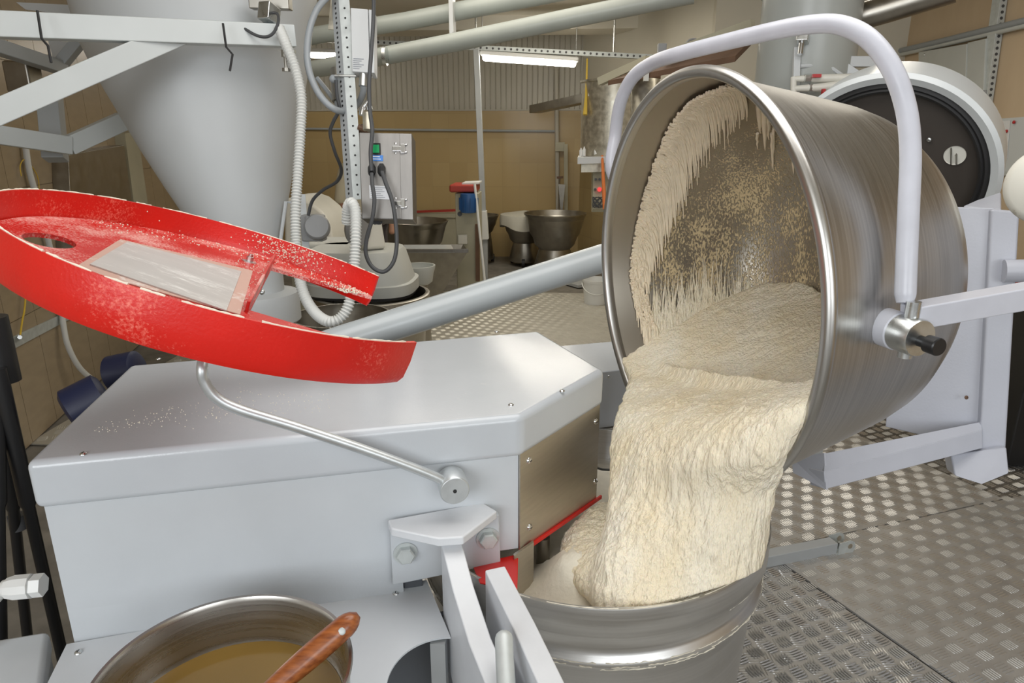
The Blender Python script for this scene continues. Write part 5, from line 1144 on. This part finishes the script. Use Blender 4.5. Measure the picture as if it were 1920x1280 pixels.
# wooden overhead board with cable tray
wb = thing('overhead_board', 'brown underside of an overhead platform behind the bail handle', 'platform', tuple(pd(1300, 120, 3.9)))
MB().prism([pd(1140, 160, 4.6), pd(1195, 150, 4.2), pd(1378, 116, 3.5), pd(1408, 85, 3.6), pd(1270, 112, 4.3)], (0, 0, 0.03)).build('board', 'brown_board', wb, 0)
MB().bar(pd(1125, 153, 4.7), pd(1215, 112, 4.4), 0.05, 0.05).build('edge_beam', 'cream_far', wb, 0)
MB().bar(pd(1240, 108, 4.0), pd(1412, 46, 3.6), 0.05, 0.05).build('cable_tray', 'cream_far', wb, 0)
MB().box(pd(1241, 92, 4.1), (0.05, 0.05, 0.06)).build('socket', 'motor_grey', wb, 0, 0.004)
MB().tube(smooth_path([pd(1283, 88, 4.0), pd(1292, 76, 4.0), pd(1304, 74, 4.0), pd(1310, 80, 4.0)], 5), 0.008, 8).build('cable', 'motor_grey', wb)
for x, y in ((1212, 132), (1290, 116)): MB().box(pd(x, y, 4.1), (0.03, 0.03, 0.12)).build('clip', 'cream_plastic', wb, 0)

# ================================================================== SECOND HOPPER, RIGHT BACK
h2 = thing('storage_hopper', 'grey cylinder hopper with pipework above the tipped bowl', 'hopper', tuple(pd(1490, 260, 3.4)))
q = pd(1492, 270, 3.4); R = sz(84, 3.4); hh2 = sz(258, 3.4) * 1.02
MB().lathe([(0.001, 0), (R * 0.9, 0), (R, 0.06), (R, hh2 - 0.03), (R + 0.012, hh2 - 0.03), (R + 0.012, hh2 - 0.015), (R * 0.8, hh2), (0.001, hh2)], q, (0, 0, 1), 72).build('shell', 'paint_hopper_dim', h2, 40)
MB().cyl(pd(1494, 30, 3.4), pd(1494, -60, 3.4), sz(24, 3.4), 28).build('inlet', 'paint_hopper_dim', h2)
MB().bar(pd(1507, 62, 3.05), pd(1504, 80, 3.05), 0.05, 0.05).build('sensor', 'zinc', h2, 0, 0.004)
MB().cyl(pd(1503, 80, 3.05), pd(1500, 102, 3.05), 0.012, 12).build('sensor_stem', 'chrome', h2)
MB().bar(pd(1497, 116, 3.15), pd(1680, 116, 3.15), 0.05, 0.045).build('bracket_beam', 'paint_hopper', h2, 0, 0.003)
MB().bar(pd(1560, 112, 3.15), pd(1605, 142, 3.15), 0.05, 0.04).build('bracket_brace', 'paint_hopper', h2, 0, 0.003)
MB().bar(pd(1494, 90, 3.1), pd(1491, 180, 3.1), 0.03, 0.03).build('bracket_post', 'paint_hopper', h2, 0, 0.003)
MB().tube(smooth_path([pd(1500, 124, 3.1), pd(1520, 123, 3.1), pd(1548, 122, 3.1), pd(1580, 142, 3.1)], 4), 0.009, 8).build('conduit', 'paint_hopper', h2)
pw = thing('water_pipes', 'two pale lagged water pipes with red valve handles by the hopper', 'pipework', tuple(pd(1560, 170, 3.0)))
MB().tube([pd(1488, 148, 3.05), pd(1540, 147, 3.0), pd(1680, 144, 2.95)], [0.012, 0.018, 0.018], 12).build('pipe', 'cream_plastic', pw)
MB().tube([pd(1488, 166, 3.05), pd(1540, 164, 3.0), pd(1640, 150, 2.95)], [0.012, 0.018, 0.018], 12).build('pipe', 'cream_plastic', pw)
MB().cyl(pd(1488, 145, 3.05), pd(1488, 200, 3.05), 0.013, 12).build('riser', 'cream_plastic', pw)
MB().bar(pd(1488, 160, 3.05), pd(1488, 160, 3.26), 0.02, 0.02).build('standoff', 'paint_hopper_dim', pw, 0)
MB().box(pd(1531, 142, 2.98), (0.035, 0.02, 0.014)).build('valve_handle', 'magnet_red', pw, 0)
MB().box(pd(1543, 178, 2.98), (0.012, 0.02, 0.05)).build('valve_handle', 'magnet_red', pw, 0)
for x, y in ((1514, 147), (1522, 165)): MB().cyl(pd(x - 6, y, 3.02), pd(x + 6, y, 3.02), 0.019, 8).build('valve', 'zinc', pw)

# ================================================================== MIXER WITH DARK DISC, RIGHT
dk = thing('tilted_drum', 'white drum tipped up with a dark round inside, behind the steel bowl', 'drum', tuple(pd(1720, 400, 2.5)))
dc = pd(1650, 332, 2.5); dn = unit(-FV * 0.62 - RV * 0.58 - UV * 0.53)
Rd = 0.322
MB().lathe([(0.001, -0.20), (Rd * 0.93, -0.20), (Rd + 0.04, -0.17), (Rd + 0.05, 0.0), (Rd + 0.035, 0.012), (Rd + 0.012, 0.0), (Rd + 0.008, -0.05)], dc, dn, 80).build('outer_shell', 'board_white', dk, 40)
MB().lathe([(Rd + 0.010, -0.01), (Rd - 0.004, -0.006), (Rd - 0.010, -0.012), (Rd - 0.016, -0.006), (Rd - 0.024, -0.012), (Rd - 0.024, -0.05)], dc, dn, 80).build('seal', 'black_rubber', dk, 40)
MB().lathe([(0.001, -0.035), (Rd * 0.5, -0.035), (Rd + 0.004, -0.042)], dc, dn, 80).build('dark_inside', 'dark_disc', dk, 40)
ph_ = pplane(1790, 292, dc - dn * 0.03, dn)
MB().lathe([(0.001, 0.0), (0.032, 0.0), (0.034, 0.003)], ph_ - dn * 0.006, dn, 28).build('porthole', 'cream_plastic', dk, 40)
Xd, Yd_, _ = frame(dn)
for k in (-1, 0.5): MB().bar(ph_ + RV * 0.012 * k - UV * 0.03, ph_ + RV * 0.012 * k + UV * 0.03, 0.004, 0.004).build('porthole_bar', 'steel_dark', dk, 0)
q = dc - dn * 0.18; q2 = q + V((0.10, 0.55, 0.02))
MB().bar(q, q2, 0.05, 0.05).build('support_arm', 'paint_frame_far', dk, 0)
MB().bar(q2 + V((0, 0, 0.02)), V((q2[0], q2[1], 0.004)), 0.05, 0.05).build('support_leg', 'paint_frame_far', dk, 0)
screw(pplane(1742, 262, dc - dn * 0.03, dn), dn, 0.008, dk, 'bolt', 'zinc')
# things on the right wall
def rw(x, y, o=0.0): return pplane(x, y, (XR - o, 0, 0), (1, 0, 0))
wcab = thing('wall_cabinet', 'flat grey cabinet with a hatch on the beige right wall', 'cabinet', tuple(rw(1780, 230)))
MB().prism([rw(1722, 98, 0.08), rw(1812, 82, 0.08), rw(1808, 222, 0.08), rw(1722, 196, 0.08)], (0.08, 0, 0)).build('case', 'cover_grey', wcab, 0, 0.004)
MB().prism([rw(1814, 80, 0.07), rw(1848, 72, 0.07), rw(1842, 205, 0.07), rw(1810, 220, 0.07)], (0.07, 0, 0)).build('side_case', 'cover_grey', wcab, 0, 0.004)
for y in (103, 120): MB().dome(rw(1733, y, 0.081), (-1, 0, 0), 0.012, 0.008).build('lock', 'zinc', wcab)
vr = thing('wall_rail', 'vertical perforated steel rail on the beige right wall', 'rail', tuple(rw(1835, 260)))
perforated(rw(1878, -25, 0.03), rw(1838, 260, 0.03), 0.10, 0.05, 26, vr)
tag(MB().tube([rw(1640, 106, 0.05), rw(1760, 78, 0.05), rw(1990, 22, 0.05)], 0.022, 14).build('right_conduit', 'hose_grey', None), 'twin grey conduit sloping along the beige right wall', 'conduit')
tag(MB().tube([rw(1640, 113, 0.04), rw(1760, 86, 0.04), rw(1990, 32, 0.04)], 0.018, 14).build('right_conduit', 'cover_grey', None), 'pale conduit running just under the grey one on the right wall', 'conduit')
tag(MB().tube([pd(1570, 44, 3.3), pd(1660, 18, 3.2), pd(1790, -22, 3.05)], 0.062, 24).build('exhaust_pipe', 'steel_dark', None), 'dark steel exhaust pipe at the top of the right wall', 'pipe')
tag(MB().tube(smooth_path([rw(1846, 170, 0.06), rw(1842, 205, 0.06), rw(1832, 225, 0.06), rw(1818, 228, 0.06)], 5), 0.022, 10).build('cable_elbow', 'motor_grey', None), 'grey bent cable sleeve under the wall cabinet', 'cable')
tag(MB().prism([rw(1836, 244, 0.02), rw(1843, 240, 0.02), rw(1840, 258, 0.02), rw(1833, 260, 0.02)], (0.02, 0, 0)).build('green_sign', 'switch_green', None, 0), 'tiny green plate beside the whiteboard', 'sign')
wbd = thing('whiteboard', 'small whiteboard on the beige right wall', 'whiteboard', tuple(rw(1890, 325)))
MB().prism([rw(1852, 224, 0.02), rw(1990, 214, 0.02), rw(1990, 326, 0.02), rw(1862, 325, 0.02), rw(1845, 300, 0.02)], (0.02, 0, 0)).build('panel', 'board_white', wbd, 0)
MB().bar(rw(1850, 325, 0.02), rw(1990, 325, 0.02), 0.02, 0.03).build('tray', 'zinc_matt', wbd, 0)
tag(MB().prism([rw(1852, 228, 0.024), rw(1894, 226, 0.024), rw(1888, 297, 0.024), rw(1847, 294, 0.024)], (0.002, 0, 0)).build('notice_sheet', 'paper', None, 0), 'white printed sheet pinned on the whiteboard', 'paper')
for x, y, w_ in ((1902, 229, 'beside'), (1888, 246, 'on')): tag(MB().lathe([(0.011, 0), (0.011, 0.008), (0.008, 0.010)], rw(x, y, 0.026), (-1, 0, 0), 16, True, True).build('magnet', 'magnet_red', None), 'round red magnet ' + w_ + ' the printed sheet', 'magnet', 'red magnets')
dkb = thing('dark_rack', 'dark equipment rack glimpsed at the right picture edge', 'rack', tuple(pz(1960, 900, 0.0)))
q = pd(1992, 640, 3.4)
MB().box(V((q[0] + 0.05, q[1] + 0.2, 0.45)), (0.36, 0.4, 0.86)).build('body', 'black_plastic', dkb, 0, 0.01)
MB().box(V((q[0] + 0.05, q[1] + 0.2, 0.96)), (0.34, 0.36, 0.16)).build('red_box', 'red_far', dkb, 0, 0.01)

# ================================================================== LEFT WALL FITTINGS
def lw(x, y, o=0.0): return pplane(x, y, L0 + LN * (0.004 + o), LN)
er = thing('earth_rail', 'flat grey steel strip screwed along the left tiled wall', 'rail', tuple(lw(60, 625)))
MB().prism([lw(-60, 672, 0.012), lw(118, 588, 0.012), lw(118, 605, 0.012), lw(-60, 700, 0.012)], -LN * 0.010).build('strip', 'zinc_matt', er, 0)
MB().prism([lw(118, 588, 0.012), lw(300, 510, 0.012), lw(300, 520, 0.012), lw(118, 605, 0.012)], -LN * 0.010).build('strip', 'zinc_matt', er, 0)
MB().cyl(lw(37, 632, 0.012), lw(37, 632, 0.045), 0.012, 6).build('bolt', 'zinc', er)
tag(MB().tube(smooth_path([lw(38, 628, 0.04), lw(42, 600, 0.03), lw(47, 570, 0.03), lw(52, 480, 0.03)], 5), 0.005, 8).build('earth_wire', 'yellow_plastic', None), 'yellow earth wire rising from the steel strip', 'wire')
tag(MB().tube(smooth_path([lw(40, 330, 0.02), lw(38, 310, 0.02), lw(48, 300, 0.02), lw(70, 330, 0.02), lw(74, 370, 0.02)], 5), 0.003, 6).build('earth_wire', 'yellow_plastic', None), 'thin yellow wire looped on the wall above the red guard', 'wire')
tag(MB().tube(smooth_path([lw(46, 260, 0.03), lw(55, 320, 0.03), lw(72, 380, 0.03), lw(95, 470, 0.03), lw(113, 560, 0.03), lw(119, 610, 0.04), lw(128, 650, 0.06), lw(150, 690, 0.09), lw(182, 718, 0.13)], 8), 0.017, 12).build('grey_conduit', 'hose_white', None), 'pale hose running down the left wall behind the red guard', 'hose')
tag(MB().tube(smooth_path([lw(172, 716, 0.13), lw(180, 722, 0.14), lw(190, 724, 0.14)], 4), 0.004, 6).build('orange_wire', 'orange_hose', None), 'short orange wire at the end of the pale wall hose', 'wire')
tag(MB().tube(smooth_path([lw(0, 665, 0.015), lw(8, 700, 0.015), lw(18, 748, 0.015)], 4), [0.006] * 8 + [0.002], 6).build('hanging_lead', 'black_rubber', None), 'short dark lead hanging below the steel strip', 'wire')
ld_ = thing('wall_locker', 'grey brown locker door standing against the left wall', 'locker', tuple(lw(190, 350)))
MB().prism([lw(128, 290, 0.10), lw(232, 272, 0.10), lw(262, 480, 0.10), lw(140, 520, 0.10)], -LN * 0.10).build('door', 'steel_dark', ld_, 0, 0.004)
MB().prism([lw(234, 250, 0.08), lw(258, 246, 0.08), lw(290, 470, 0.08), lw(264, 480, 0.08)], -LN * 0.08).build('frame', 'cream_far', ld_, 0)
# blue motor behind the mixer
em = thing('electric_motor', 'dark blue electric motor behind the mixer by the tiled wall', 'motor', tuple(pd(230, 800, 1.95)))
for (p0, p1, r) in (((128, 775, 1.76), (200, 738, 1.80), 0.062), ((205, 702, 2.05), (262, 690, 2.05), 0.055)):
    A_, B_ = pd(*p0), pd(*p1); MB().tube([A_, A_ + (B_ - A_) * 0.08, A_ + (B_ - A_) * 0.92, B_], [r * 0.8, r, r, r * 0.8], 24).build('casing', 'motor_blue', em)
A_ = pd(200, 760, 1.9); MB().box(V((A_[0], A_[1], A_[2] / 2 - 0.03)), (0.16, 0.16, A_[2] - 0.06)).build('stand', 'black_plastic', em, 0, 0.005)
